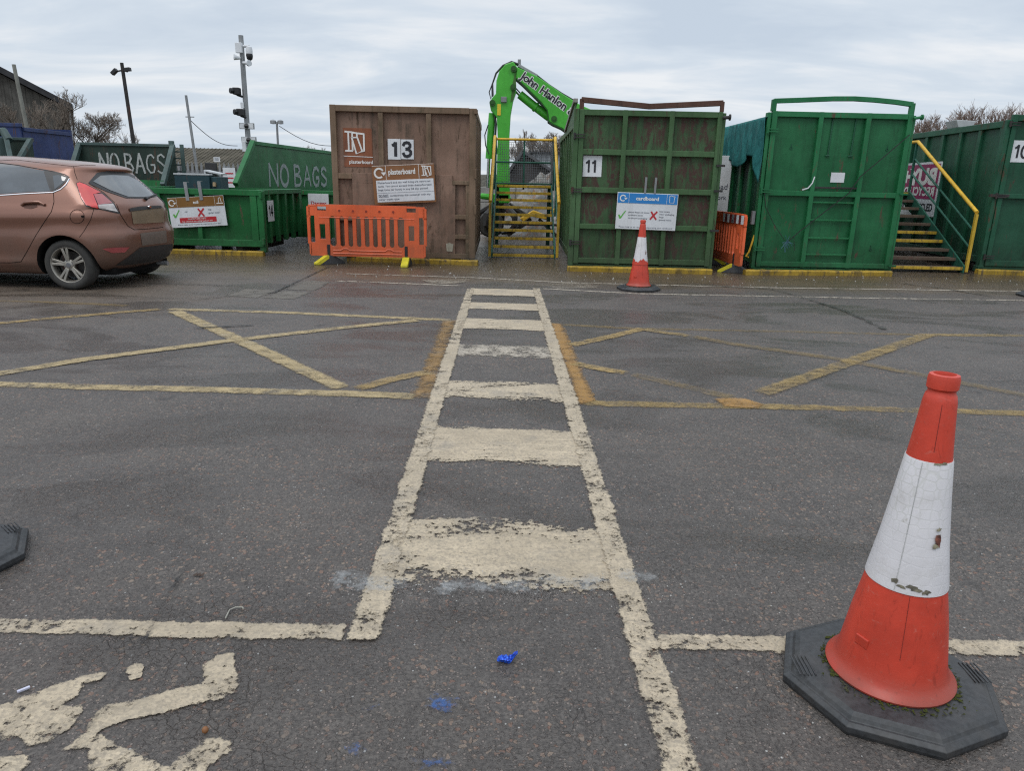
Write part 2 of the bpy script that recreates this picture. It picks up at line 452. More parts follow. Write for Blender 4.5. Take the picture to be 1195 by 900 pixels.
M['blue_spill'] = road_paint('blue_paint_spill', (.04, .15, .45), .51, (.05, .09, .2), soft=.10, scale=1.3, edge=.16, top=.62)
M['dark_seam'] = road_paint('tar_seam', (.022, .020, .020), .44, (.02, .02, .02), soft=.12)
M['moss_seam'] = road_paint('mossy_seam', (.030, .032, .022), .50, (.02, .02, .02), soft=.10)
M['faint_seam'] = road_paint('hairline_seam', (.03, .028, .027), .56, (.02, .02, .02), soft=.10)
M['slab'] = road_paint('concrete_repair', (.125, .108, .088), .40, (.12, .11, .09), soft=.06)


# ------------------------------------------------------------------ mesh builder
class MB:
    def __init__(s):
        s.v, s.f, s.mi = [], [], []
        s.cur = 0

    def add(s, vs, fs):
        b = len(s.v)
        s.v += [tuple(q) for q in vs]
        s.f += [tuple(b + i for i in q) for q in fs]
        s.mi += [s.cur] * len(fs)
        return s

    def box(s, x0, x1, y0, y1, z0, z1):
        vs = [(x, y, z) for x in (x0, x1) for y in (y0, y1) for z in (z0, z1)]
        return s.add(vs, [(0, 1, 3, 2), (4, 6, 7, 5), (0, 4, 5, 1), (2, 3, 7, 6), (0, 2, 6, 4), (1, 5, 7, 3)])

    def bar(s, a, b, w, h=None, up=(0, 0, 1)):
        """a box beam from a to b, w across and h along 'up'"""
        h = h or w
        a, b, up = Vector(a), Vector(b), Vector(up)
        d = (b - a).normalized()
        x = d.cross(up)
        if x.length < 1e-4:
            x = d.cross(Vector((1, 0, 0)))
        x.normalize()
        y = x.cross(d)
        vs = [q + x * (sx * w / 2) + y * (sy * h / 2) for q in (a, b) for sx, sy in ((-1, -1), (1, -1), (1, 1), (-1, 1))]
        return s.add(vs, [(0, 3, 2, 1), (4, 5, 6, 7), (0, 1, 5, 4), (1, 2, 6, 5), (2, 3, 7, 6), (3, 0, 4, 7)])

    def tube(s, pts, r, n=8, r2=None, cap=True):
        pts = [Vector(p) for p in pts]
        k = len(pts)
        b = len(s.v)
        up = None
        for i, p in enumerate(pts):
            d = (pts[min(i + 1, k - 1)] - pts[max(i - 1, 0)])
            d = d.normalized() if d.length > 1e-9 else Vector((0, 0, 1))
            if up is None:
                up = Vector((0, 0, 1)) if abs(d.z) < .9 else Vector((1, 0, 0))
            x = d.cross(up).normalized()
            up = x.cross(d)
            rr = r if r2 is None else r + (r2 - r) * i / max(1, k - 1)
            for j in range(n):
                a = 2 * pi * j / n
                s.v.append(tuple(p + (x * cos(a) + up * sin(a)) * rr))
        nf = 0
        for i in range(k - 1):
            for j in range(n):
                s.f.append((b + i * n + j, b + i * n + (j + 1) % n, b + (i + 1) * n + (j + 1) % n, b + (i + 1) * n + j)); nf += 1
        if cap:
            s.f.append(tuple(b + j for j in range(n - 1, -1, -1)))
            s.f.append(tuple(b + (k - 1) * n + j for j in range(n))); nf += 2
        s.mi += [s.cur] * nf
        return s

    def lathe(s, prof, n=48, c=(0, 0, 0), cap=True, axis='z'):
        b = len(s.v)
        for r, z in prof:
            for j in range(n):
                a = 2 * pi * j / n
                q = (r * cos(a), r * sin(a), z) if axis == 'z' else (r * cos(a), z, r * sin(a))
                s.v.append((c[0] + q[0], c[1] + q[1], c[2] + q[2]))
        nf = 0
        for i in range(len(prof) - 1):
            for j in range(n):
                q = (b + i * n + j, b + i * n + (j + 1) % n, b + (i + 1) * n + (j + 1) % n, b + (i + 1) * n + j)
                s.f.append(q if axis == 'z' else q[::-1]); nf += 1
        if cap:
            s.f.append(tuple(b + j for j in range(n - 1, -1, -1)))
            s.f.append(tuple(b + (len(prof) - 1) * n + j for j in range(n))); nf += 2
        s.mi += [s.cur] * nf
        return s

    def prism(s, poly, a, b, axis='y'):
        """extrude a 2D polygon; axis y: poly in xz, axis x: poly in yz, axis z: poly in xy"""
        n = len(poly)
        def P(u, v, t):
            return {'y': (u, t, v), 'x': (t, u, v), 'z': (u, v, t)}[axis]
        vs = [P(u, v, a) for u, v in poly] + [P(u, v, b) for u, v in poly]
        fs = [tuple(range(n)), tuple(range(2 * n - 1, n - 1, -1))] + [(i, i + n, (i + 1) % n + n, (i + 1) % n) for i in range(n)]
        return s.add(vs, fs)

    def ribbon(s, pts, w, y=0.0, caps=True):
        """a flat brush stroke in the xz plane facing -y"""
        P = [Vector((a, b)) for a, b in pts]
        L, Rr = [], []
        for i, p in enumerate(P):
            d = (P[min(i + 1, len(P) - 1)] - P[max(i - 1, 0)]).normalized()
            nn = Vector((-d.y, d.x)) * (w / 2)
            e = Vector((0, 0))
            if caps and i == 0: e = -d * w * .3
            if caps and i == len(P) - 1: e = d * w * .3
            L.append(p + nn + e); Rr.append(p - nn + e)
        vs = [(q.x, y, q.y) for q in L] + [(q.x, y, q.y) for q in Rr]
        n = len(P)
        return s.add(vs, [(i, n + i, n + i + 1, i + 1) for i in range(n - 1)])

    def mesh(s, name, mats):
        me = bpy.data.meshes.new(name)
        me.from_pydata(s.v, [], s.f)
        for m in (mats if isinstance(mats, (list, tuple)) else [mats]):
            me.materials.append(m)
        if any(s.mi):
            me.polygons.foreach_set('material_index', s.mi)
        me.validate()
        bm = bmesh.new(); bm.from_mesh(me)
        bmesh.ops.recalc_face_normals(bm, faces=bm.faces)
        bm.to_mesh(me); bm.free()
        return me

    def mark(s):
        s.marks = getattr(s, 'marks', []) + [(len(s.v), len(s.f))]
        return s

    def pieces(s):
        out = []
        if getattr(s, 'marks', None):
            ms = s.marks + [(len(s.v), len(s.f))]
            if ms[0] != (0, 0): ms = [(0, 0)] + ms
            for (v0, f0), (v1, f1) in zip(ms[:-1], ms[1:]):
                if f1 > f0:
                    m = MB(); m.v = s.v[v0:v1]; m.f = [tuple(i - v0 for i in f) for f in s.f[f0:f1]]; m.mi = s.mi[f0:f1]; out.append(m)
            return out
        par = list(range(len(s.v)))
        def find(a):
            while par[a] != a:
                par[a] = par[par[a]]; a = par[a]
            return a
        for f in s.f:
            for k in f[1:]: par[find(k)] = find(f[0])
        groups = {}
        for f, mi in zip(s.f, s.mi): groups.setdefault(find(f[0]), []).append((f, mi))
        for fl in groups.values():
            m = MB(); mp = {}
            for f, mi in fl:
                for k in f:
                    if k not in mp: mp[k] = len(m.v); m.v.append(s.v[k])
                m.f.append(tuple(mp[k] for k in f)); m.mi.append(mi)
            out.append(m)
        return out

    def build_each(s, name, mat, parent=None, bevel=0.0, smooth=False):
        """every separate piece (or every marked piece) becomes a part of its own"""
        return [m.build(name, mat, parent, bevel, smooth) for m in s.pieces()]

    def build(s, name, mat, parent=None, bevel=0.0, smooth=False, recalc=True, seg=2):
        me = s.mesh(name, mat)
        o = bpy.data.objects.new(name, me)
        COL.objects.link(o)
        if parent: o.parent = parent
        if smooth:
            me.polygons.foreach_set('use_smooth', [True] * len(me.polygons))
            try: me.set_sharp_from_angle(angle=radians(38))
            except Exception: pass
        if bevel:
            md = o.modifiers.new('bevel', 'BEVEL'); md.width = bevel; md.segments = seg; md.limit_method = 'ANGLE'; md.angle_limit = radians(50)
        return o


def flat(o):
    """sheets keep the facing they were drawn with"""
    return o


def raw(name, vs, fs, mat, parent=None):
    me = bpy.data.meshes.new(name)
    me.from_pydata([tuple(v) for v in vs], [], fs)
    for m in (mat if isinstance(mat, (list, tuple)) else [mat]): me.materials.append(m)
    o = bpy.data.objects.new(name, me); COL.objects.link(o)
    if parent: o.parent = parent
    return o


def tag(o, label=None, cat=None, group=None, kind=None):
    if label: o['label'] = label
    if cat: o['category'] = cat
    if group: o['group'] = group
    if kind: o['kind'] = kind
    return o


def thing(name, label, cat, loc=(0, 0, 0), rz=0.0, group=None, tilt=None):
    o = bpy.data.objects.new(name, None)
    o.empty_display_size = .2
    COL.objects.link(o)
    o.location = loc
    o.rotation_euler = tilt if tilt else (0, 0, rz)
    return tag(o, label, cat, group)


def dup(root, loc, rz, label, group=None):
    def cp(o, par):
        c = o.copy(); COL.objects.link(c); c.parent = par
        for ch in o.children: cp(ch, c)
        return c
    r = cp(root, None)
    r.location = loc; r.rotation_euler = (0, 0, rz)
    r['label'] = label
    if group: r['group'] = group
    return r


# ---- lettering
def text_into(mb, s, x, z, h, y=0.0, align='LEFT', bold=0.0, sx=1.0, shear=0.0, width=None):
    """write s with cap height h; (x, z) is the baseline start (or centre/right); faces -y"""
    cu = bpy.data.curves.new('txt', 'FONT')
    cu.body = s
    cu.size = 1.0
    cu.offset = bold
    cu.shear = shear
    cu.resolution_u = 3
    ob = bpy.data.objects.new('txt', cu); COL.objects.link(ob)
    dg = bpy.context.evaluated_depsgraph_get(); dg.update()
    me = bpy.data.meshes.new_from_object(ob.evaluated_get(dg))
    vs = [v.co.copy() for v in me.vertices]
    fs = [tuple(p.vertices) for p in me.polygons]
    bpy.data.objects.remove(ob); bpy.data.meshes.remove(me); bpy.data.curves.remove(cu)
    if not vs: return
    k = h / .69
    w0 = max(v.x for v in vs) * k
    if width: sx = width / w0
    off = {'LEFT': 0, 'CENTER': -w0 * sx / 2, 'RIGHT': -w0 * sx}[align]
    mb.add([(x + off + v.x * k * sx, y, z + v.y * k) for v in vs], fs)


# hand-sprayed capitals as strokes in a unit box
GLYPH = {
    'N': [[(0, 0), (.02, .5), (.03, 1)], [(.03, 1), (.3, .5), (.58, .02)], [(.58, .02), (.6, .5), (.62, 1)]],
    'O': [[(.3 + .3 * sin(a * pi / 8), .5 + .48 * cos(a * pi / 8)) for a in range(17)]],
    'B': [[(.05, 0), (.06, .5), (.05, 1)], [(.05, 1), (.4, .97), (.5, .78), (.35, .58), (.08, .53)], [(.1, .53), (.45, .48), (.6, .25), (.45, .04), (.03, 0)]],
    'A': [[(0, 0), (.16, .5), (.32, 1)], [(.32, 1), (.48, .5), (.62, 0)], [(.1, .34), (.55, .36)]],
    'G': [[(.58, .82), (.42, .98), (.18, .92), (.03, .6), (.05, .25), (.25, .02), (.5, .06), (.6, .3), (.58, .45)], [(.58, .45), (.34, .44)]],
    'S': [[(.55, .85), (.35, 1), (.1, .9), (.06, .68), (.3, .53), (.54, .36), (.5, .1), (.25, 0), (.02, .12)]],
    'C': [[(.58, .84), (.4, .98), (.16, .9), (.03, .55), (.1, .15), (.35, .0), (.58, .15)]],
    ' ': [],
}


def spray(mb, s, x, z, h, w, adv=.78, sx=.47, y=0.0, jit=.02):
    for k, ch in enumerate(s):
        if ch == ' ': mb.mark()
        dz = R.uniform(-jit, jit) * h
        for st in GLYPH[ch]:
            pts = []
            for i in range(len(st) - 1):
                for q in range(4):
                    u = q / 4
                    pts.append((st[i][0] * (1 - u) + st[i + 1][0] * u, st[i][1] * (1 - u) + st[i + 1][1] * u))
            pts.append(st[-1])
            mb.ribbon([(x + a * sx / .62 * h, z + dz + b * h) for a, b in pts], w * R.uniform(.85, 1.15), y)
            y -= .0006
        x += adv * h * (.3 if ch == ' ' else 1)


def spray_mat(name, col):
    t = NT(name)
    p = t.pos()
    f = t.noise(p, 60, 4, .6)
    g = t.noise(p, 9, 4, .6)
    a = t.math('MULTIPLY', t.ramp(f, .28, .5, .45, 1), t.ramp(g, .25, .5, .5, .95))
    return t.bsdf(col, .6, 0, None, .3, alpha=a)


M['spray_grey'] = spray_mat('grey_spray_paint', (.30, .34, .33))
M['spray_white'] = spray_mat('white_spray_paint', (.42, .44, .42))


def recycle_icon(mb, cx, cz, r, w, y):
    pts = [(cx + r * cos(radians(a)), cz + r * sin(radians(a))) for a in range(28, 312, 14)]
    mb.ribbon(pts, w, y, caps=False)
    a0 = radians(20)
    tip = (cx + r * 1.02, cz - r * .62)
    mb.add([(cx + r * .42, y, cz + r * .16), (cx + r * 1.62, y, cz + r * .16), (tip[0], y, tip[1])][::-1], [(0, 1, 2)])


def tick(mb, x, z, s, y):
    mb.add([(x, y, z + .45 * s), (x + .18 * s, y, z + .5 * s), (x + .32 * s, y, z + .24 * s), (x + .85 * s, y, z + s), (x + .95 * s, y, z + .95 * s),
            (x + .36 * s, y, z), (x + .18 * s, y, z)], [(0, 6, 5, 2, 1), (2, 5, 4, 3)])


def cross(mb, x, z, s, y):
    mb.ribbon([(x, z), (x + .4 * s, z + .5 * s), (x + .85 * s, z + s)], .24 * s, y)
    mb.ribbon([(x + .08 * s, z + s * .97), (x + .4 * s, z + .5 * s), (x + .78 * s, z)], .24 * s, y - .0008)


# ------------------------------------------------------------------ ground and markings
def ground():
    n = 10
    o = raw('ground', [(-700, -60, 0), (700, -60, 0), (700, 900, 0), (-700, 900, 0)], [(0, 1, 2, 3)], M['asphalt'])
    tag(o, kind='structure')


ground()
ZL = [.004]


def edge_attr(o, vals):
    at = o.data.attributes.new('edge', 'FLOAT', 'POINT')
    at.data.foreach_set('value', vals)


def strip(name, pts, w, mat, z=.004, step=.05, jit=.006, rim=.18):
    """a painted band along ground points, four vertices across, with ragged sides"""
    P = [Vector((p[0], p[1])) for p in pts]
    Q = []
    for a, b in zip(P[:-1], P[1:]):
        k = max(1, int((b - a).length / step))
        Q += [a + (b - a) * (i / k) for i in range(k)]
    Q.append(P[-1])
    L = [0]
    for a, b in zip(Q[:-1], Q[1:]): L.append(L[-1] + (b - a).length)
    vs, ed = [], []
    for i, q in enumerate(Q):
        d = (Q[min(i + 1, len(Q) - 1)] - Q[max(i - 1, 0)]).normalized()
        nn = Vector((-d.y, d.x))
        ww = w if not isinstance(w, tuple) else w[0] + (w[1] - w[0]) * L[i] / L[-1]
        for u in (-1, -1 + 2 * rim, 1 - 2 * rim, 1):
            j = R.uniform(-jit, jit) if abs(u) == 1 else 0
            pt = q + nn * (u * ww / 2 + j)
            vs.append((pt.x, pt.y, z)); ed.append(1.0 if abs(u) == 1 else 0.0)
    for k in range(4): ed[k] = 1.0; ed[-1 - k] = 1.0
    fs = []
    for i in range(len(Q) - 1):
        for k in range(3):
            a = i * 4 + k
            fs.append((a, a + 4, a + 5, a + 1)[::-1])
    o = raw(name, vs, fs, mat)
    edge_attr(o, ed)
    tag(o, kind='structure')
    return o


def patch(name, pts, mat, z=.004, step=.03, jit=.007, rim=.25, shrink=.025, sides=None):
    """a filled painted shape: ragged outline, gridded inside so the wear can follow the distance to its rim"""
    P = [Vector((p[0], p[1])) for p in pts]
    Q = []
    for a, b in zip(P, P[1:] + P[:1]):
        k = max(1, int((b - a).length / step))
        Q += [a + (b - a) * (i / k) + Vector((R.uniform(-jit, jit), R.uniform(-jit, jit))) for i in range(k)]
    bm = bmesh.new()
    f = bm.faces.new([bm.verts.new((q.x, q.y, 0)) for q in Q])
    f.normal_update()
    if f.normal.z < 0: f.normal_flip()
    g = max(shrink * .8, .008)
    for ax in (0, 1):
        lo, hi = min(q[ax] for q in Q), max(q[ax] for q in Q)
        gg = max(g, (hi - lo) / 90)
        c = lo + gg
        while c < hi:
            co, no = [0, 0, 0], [0, 0, 0]
            co[ax] = c; no[ax] = 1
            bmesh.ops.bisect_plane(bm, geom=bm.verts[:] + bm.edges[:] + bm.faces[:], plane_co=co, plane_no=no)
            c += gg
    bmesh.ops.triangulate(bm, faces=[q for q in bm.faces if len(q.verts) > 4])
    segs = list(zip(P, P[1:] + P[:1]))
    if sides: segs = [segs[k] for k in sides]
    ed = []
    for v in bm.verts:
        p = Vector((v.co.x, v.co.y)); dm = 9
        for a, b in segs:
            e = b - a
            u = max(0, min(1, (p - a).dot(e) / max(e.length_squared, 1e-9)))
            dm = min(dm, (a + e * u - p).length)
        ed.append(max(0.0, 1 - dm / shrink))
        v.co.z = z
    for q in bm.faces:
        if q.normal.z < 0: q.normal_flip()
    me = bpy.data.meshes.new(name); bm.to_mesh(me); bm.free()
    me.materials.append(mat)
    o = bpy.data.objects.new(name, me); COL.objects.link(o)
    edge_attr(o, ed)
    tag(o, kind='structure')
    return o


def gp(*pp): return [G(x, y) for x, y in pp]


# crossing: two rails and seven bars
def off(p, d): return Vector((p.x + d, p.y, 0))


railw = .125
LA, LB = off(G(544, 337), railw / 2), off(G(399, 752), railw / 2)
RA, RB = off(G(631, 337), -railw / 2), off(G(772, 750), -railw / 2)
RB2 = RA + (RB - RA) * ((RA.y - 1.05) / (RA.y - RB.y))
strip('crossing_line', [LA, LB], railw, M['white_paint'], .0085, .025, .006)
strip('crossing_line', [RA, RB2], railw, M['white_paint'], .0085, .025, .006)
for ya, yb, mt in ((337.5, 345.5, 'white_thick'), (354, 362, 'white_thick'), (373, 385.5, 'white_thick'), (404, 417, 'white_faint'),
                   (444, 471, 'white_ragged'), (499, 545, 'white_thick'), (606, 690, 'white_ragged')):
    ex = .13 if ya > 600 else .06
    a, b = G(590, ya).y + ex, G(590, yb).y - ex
    def xr(A, B, y): return A.x + (B.x - A.x) * (y - A.y) / (B.y - A.y)
    skew = -.02
    pl = [(xr(LA, LB, a) + .0, a - skew), (xr(RA, RB, a) - .0, a + skew), (xr(RA, RB, b) - .0, b + skew), (xr(LA, LB, b) + .0, b - skew)]
    patch('crossing_bar', pl, M[mt], .0045, .03, .012, shrink=(.22 if ya > 600 else .15 if ya > 440 else .10), sides=(0, 2))

# bay lines
strip('bay_line', gp((-60, 730.5), (180, 735), (405, 739)), .10, M['white_paint'], .004, .02, .004)
strip('bay_line', gp((762, 750), (980, 754), (1290, 760)), .10, M['white_paint'], .004, .02, .004)
strip('bay_line', gp((388, 327.8), (545, 334)), .11, M['white_faint'], .004)
strip('bay_line', gp((631, 337), (745, 343), (1000, 348), (1330, 353)), .11, M['white_faint'], .004)
strip('bay_line', gp((402, 319.5), (560, 324.5), (660, 330), (900, 336), (1330, 342)), .10, M['white_faint'], .004)
patch('faded_hatching', gp((490, 327), (545, 325), (555, 328), (530, 332), (500, 331)), M['white_vfaint'], .0075)
patch('faded_hatching', gp((632, 333), (660, 330), (700, 333), (698, 337), (650, 337.5)), M['white_vfaint'], .0075)

# yellow box either side
Y = M
strip('yellow_box_line', gp((-70, 446), (11, 449.5), (230, 455), (450, 461.5), (490, 464)), .16, M['yellow_pale'], .004)
strip('yellow_box_line', gp((195, 361), (330, 365), (450, 370.5), (528, 374)), .155, M['yellow_pale'], .004)
strip('yellow_box_line', gp((203, 363), (300, 407), (400, 454)), .17, M['yellow_pale'], .0055)
strip('yellow_box_line', gp((-60, 447), (100, 420), (270, 398), (400, 383), (490, 374)), .16, M['yellow_pale'], .007)
strip('yellow_box_line', gp((-60, 384), (60, 372), (190, 361)), .155, M['yellow_paint'], .007)
strip('yellow_box_line', gp((-60, 350), (60, 353), (150, 357)), .13, M['yellow_ghost'], .004)
strip('yellow_box_line', gp((415, 455), (460, 443), (505, 434)), .155, M['yellow_paint'], .007)
patch('orange_box_edge', gp((515, 374), (535, 374), (506, 467), (477, 466)), M['orange_faint'], .0055, .05, .012, shrink=.05)
patch('orange_box_edge', gp((638, 377), (657, 378), (696, 468), (675, 474)), M['orange_paint'], .0055, .05, .012, shrink=.05)
strip('yellow_box_line', gp((676, 471), (745, 472.5), (900, 475), (1060, 479), (1195, 483), (1330, 486)), .15, M['yellow_patchy'], .004)
patch('yellow_blob', gp((832, 466), (868, 465), (892, 473), (884, 478), (845, 476)), M['orange_paint'], .0075)
strip('yellow_box_line', gp((655, 379), (745, 384), (900, 387), (1070, 391)), .13, M['yellow_ghost'], .004)
strip('yellow_box_line', gp((1070, 391), (1195, 392), (1330, 394)), .155, M['yellow_patchy'], .004)
strip('yellow_box_line', gp((664, 404), (710, 394), (752, 384)), .155, M['yellow_paint'], .007)
strip('yellow_box_line', gp((666, 424), (700, 431), (735, 437)), .155, M['yellow_paint'], .007)
strip('yellow_box_line', gp((735, 437), (800, 452), (858, 466)), .155, M['yellow_ghost'], .007)
strip('yellow_box_line', gp((748, 385), (806, 393)), .155, M['yellow_patchy'], .0085)
strip('yellow_box_line', gp((806, 393), (854, 402), (985, 421), (1163, 456), (1300, 482)), .155, M['yellow_ghost'], .0085)
strip('yellow_box_line', gp((886, 461), (990, 424), (1084, 391)), .18, M['yellow_patchy'], .010)

# disabled-bay symbol in the near left corner
def sym(pts): return [G(x / 3.983, 740 + y / 3.983) for x, y in pts]


patch('bay_symbol', sym([(-420, 470), (-200, 400), (0, 330), (50, 315), (180, 265), (330, 210), (500, 165), (530, 180), (470, 225), (390, 240), (385, 290), (320, 330), (405, 325),
                         (400, 370), (330, 460), (230, 520), (130, 540), (60, 500), (0, 515), (-220, 600)]), M['white_paint'], .0045, .012, .004, shrink=.012)
patch('bay_symbol', sym([(580, 165), (640, 133), (678, 150), (668, 205), (600, 230), (592, 205), (610, 200), (580, 190)]), M['white_paint'], .0045, .01, .003, shrink=.006)
patch('bay_symbol', sym([(390, 455), (430, 370), (500, 325), (640, 305), (800, 260), (940, 230), (945, 150), (1000, 105), (1080, 80), (1100, 95), (1105, 160), (1125, 220), (1110, 280),
                         (1020, 320), (900, 345), (760, 380), (560, 425), (470, 460), (560, 515), (680, 565), (785, 612), (880, 540), (960, 485), (1040, 475), (1090, 510), (1095, 550),
                         (1040, 590), (975, 637), (900, 760), (620, 760), (380, 680), (390, 600), (400, 545), (280, 555)]), M['white_paint'], .0045, .012, .004, shrink=.012)
patch('bay_symbol', sym([(-200, 590), (0, 570), (140, 560), (160, 600), (120, 640), (60, 760), (-200, 760)]), M['white_paint'], .0045, .012, .004, shrink=.012)

# stains, seams, slabs
def blob(cx, cy, rx, ry, n=22, wob=.35, seed=1):
    rr = random.Random(seed)
    return [(cx + rx * cos(2 * pi * i / n) * (1 + rr.uniform(-wob, wob)), cy + ry * sin(2 * pi * i / n) * (1 + rr.uniform(-wob, wob))) for i in range(n)]


for k, (x, y, rx, ry) in enumerate(((430, 682, 60, 17), (560, 688, 95, 15), (650, 685, 80, 14), (745, 678, 40, 12))):
    patch('plaster_dust', gp(*blob(x, y, rx, ry, seed=k)), M['plaster'], .0115 + .0012 * k, .03, .006, shrink=.04)
for k, (x, y, rx, ry) in enumerate(((433, 826, 14, 8), (515, 822, 24, 16), (417, 880, 12, 14), (500, 893, 30, 9), (330, 832, 10, 5))):
    patch('blue_paint_spill', gp(*blob(x, y, rx, ry, seed=20 + k)), M['blue_spill'], .0045, .02, .005, shrink=.02)
patch('concrete_slab', gp((258, 346), (285, 337), (327, 339), (302, 348)), M['slab'], .0030, .1, .006, shrink=.05)
patch('concrete_slab', gp((304, 348), (330, 339), (366, 341), (344, 350)), M['slab'], .0030, .1, .006, shrink=.05)
patch('concrete_slab', gp((332, 338), (356, 327), (388, 329), (368, 340)), M['slab'], .0030, .1, .006, shrink=.05)
strip('tar_seam', gp((700, 322), (760, 330), (900, 338), (930, 346), (985, 363), (1035, 386)), (.03, .10), M['moss_seam'], .012)
strip('tar_seam', gp((232, 640), (195, 700), (172, 745), (120, 830), (85, 880), (60, 930)), .016, M['faint_seam'], .0125, .012, .010)
strip('tar_seam', gp((205, 352), (320, 342), (385, 311)), .025, M['dark_seam'], .012, .05, .01)
strip('tar_seam', gp((20, 330), (160, 331), (285, 334)), .03, M['dark_seam'], .012, .05, .01)
strip('tar_seam', gp((1050, 331), (1100, 337), (1160, 347)), .07, M['moss_seam'], .012)
strip('tar_seam', gp((226, 384), (300, 380)), .05, M['dark_seam'], .012, .05, .01)


# ------------------------------------------------------------------ traffic cones
def octagon(r, rot=0, sq=1.0):
    return [(r * cos(rot + pi / 4 * i), r * sin(rot + pi / 4 * i) * sq) for i in range(8)]


def make_cone(label, loc, rz):
    t = thing('traffic_cone', label, 'traffic cone', loc, rz, 'traffic cones in the yard')
    b = MB()
    rings = [(.300, .000), (.305, .012), (.305, .028), (.292, .036), (.284, .036), (.276, .046), (.262, .054), (.2, .058), (.19, .058)]
    base = []
    for r, z in rings:
        base.append([(x, y, z) for x, y in octagon(r, pi / 8, .96)])
    vs = [q for ring in base for q in ring]
    fs = [tuple(range(7, -1, -1))]
    for i in range(len(rings) - 1):
        for j in range(8):
            fs.append((i * 8 + j, i * 8 + (j + 1) % 8, (i + 1) * 8 + (j + 1) % 8, (i + 1) * 8 + j))
    fs.append(tuple(len(vs) - 8 + j for j in range(8)))
    b.add(vs, fs)
    for a in (radians(200), radians(20)):      # moulded grip pads on the base
        c, s_ = cos(a), sin(a)
        for k in range(5):
            q = .225 + .011 * k
            b.bar((c * q - s_ * -.045, s_ * q + c * -.045, .0575), (c * q - s_ * .045, s_ * q + c * .045, .0565), .005, .004)
    b.build('base', M['black_rubber'], t, .003)
    mo = MB()
    for i in range(330):
        a = R.uniform(0, 2 * pi); q = .174 + R.uniform(-.006, .010) + (abs(R.gauss(0, .018)) if -2.6 < a - 2 * pi < -.3 and R.random() < .55 else 0)
        s_ = R.uniform(.004, .011)
        mo.add([(cos(a) * q + R.uniform(-s_, s_), sin(a) * q + R.uniform(-s_, s_), .0585 + R.uniform(0, .004)) for _ in range(4)], [(0, 1, 2, 3)])
    mo.build('moss', M['moss'], t)['kind'] = 'stuff'
    body = MB()
    body.lathe([(.160, .058), (.170, .060), (.172, .066), (.167, .072), (.155, .080), (.146, .098), (.140, .125), (.133, .175), (.122, .25), (.1015, .362), (.084, .48),
                (.067, .615), (.0525, .745), (.0465, .81), (.0405, .877), (.037, .894), (.033, .900), (.033, .906), (.038, .912), (.038, .938), (.0355, .947), (.027, .949),
                (.024, .940), (.022, .83)], 56, cap=False)
    o = body.build('cone_body', M['cone_red'], t, 0, True)
    # moulding seam down the side and the little pull tab slot
    sm = MB()
    sm.tube([(0.0, -q, z) for q, z in ((.0525, .75), (.0467, .81), (.0408, .875))], .0008, 5)
    sm.mark(); sm.tube([(0.0, -q, z) for q, z in ((.1335, .175), (.1225, .25), (.1020, .36))], .0008, 5)
    sm.build_each('seam', M['cone_seam'], o, 0, True)
    tb = MB()
    a0 = radians(225)
    tb.bar((cos(a0 - .16) * .1325, sin(a0 - .16) * .1325, .182), (cos(a0 + .16) * .1325, sin(a0 + .16) * .1325, .182), .008, .03)
    tb.build('moulded_tab', M['cone_red'], o, .003)
    sl = MB()
    sl.lathe([(.1020, .357), (.1050, .358), (.1045, .365), (.0868, .478), (.0700, .612), (.0582, .718), (.0567, .722), (.0540, .720)], 56, cap=False)
    s2 = sl.build('reflective_sleeve', M['cone_white'], t, 0, True)
    js = MB()
    js.tube([(cos(-1.95) * q, sin(-1.95) * q, z) for q, z in ((.1050, .362), (.0870, .478), (.0703, .612), (.0585, .718))], .0012, 5)
    js.build('sleeve_joint', M['sleeve_grey'], s2, 0, True)
    def sleeve_r(z): return .1052 - (z - .362) * .131
    for k, (a, z, sx_, sz_, mt) in enumerate(((-1.42, .375, .016, .007, 'scuff'), (-1.60, .382, .018, .006, 'scuff'), (-1.80, .377, .012, .006, 'scuff'), (-1.98, .388, .010, .008, 'scuff'), (-1.22, .372, .014, .008, 'scuff'),
                                              (-1.02, .515, .011, .020, 'hole'), (-1.08, .50, .013, .007, 'scuff'), (-1.02, .545, .008, .006, 'scuff'), (-1.35, .72, .014, .004, 'scuff'), (-1.1, .722, .012, .004, 'scuff'))):
        pb_ = MB(); n_ = 11; vs_ = []
        for i in range(n_):
            q = 2 * pi * i / n_; rr_ = R.uniform(.45, 1.15)
            zz_ = z + sin(q) * sz_ * rr_; aa = a + cos(q) * sx_ * rr_ / sleeve_r(z)
            r_ = sleeve_r(zz_) + .0012
            vs_.append((cos(aa) * r_, sin(aa) * r_, zz_))
        pb_.add(vs_ + [(cos(a) * (sleeve_r(z) + .0016), sin(a) * (sleeve_r(z) + .0016), z)], [(i, (i + 1) % n_, n_) for i in range(n_)])
        pb_.build('scuff', M['sleeve_' + mt], s2)
    return t


cc = Vector((1.118, 1.805, 0))
cone0 = make_cone('worn red and white traffic cone on a black base, large in the right foreground', cc, radians(-22))
cb = G(745, 338)
cone1 = dup(cone0, (cb.x, cb.y, 0), radians(10), 'red and white traffic cone standing in front of the cardboard container sign')
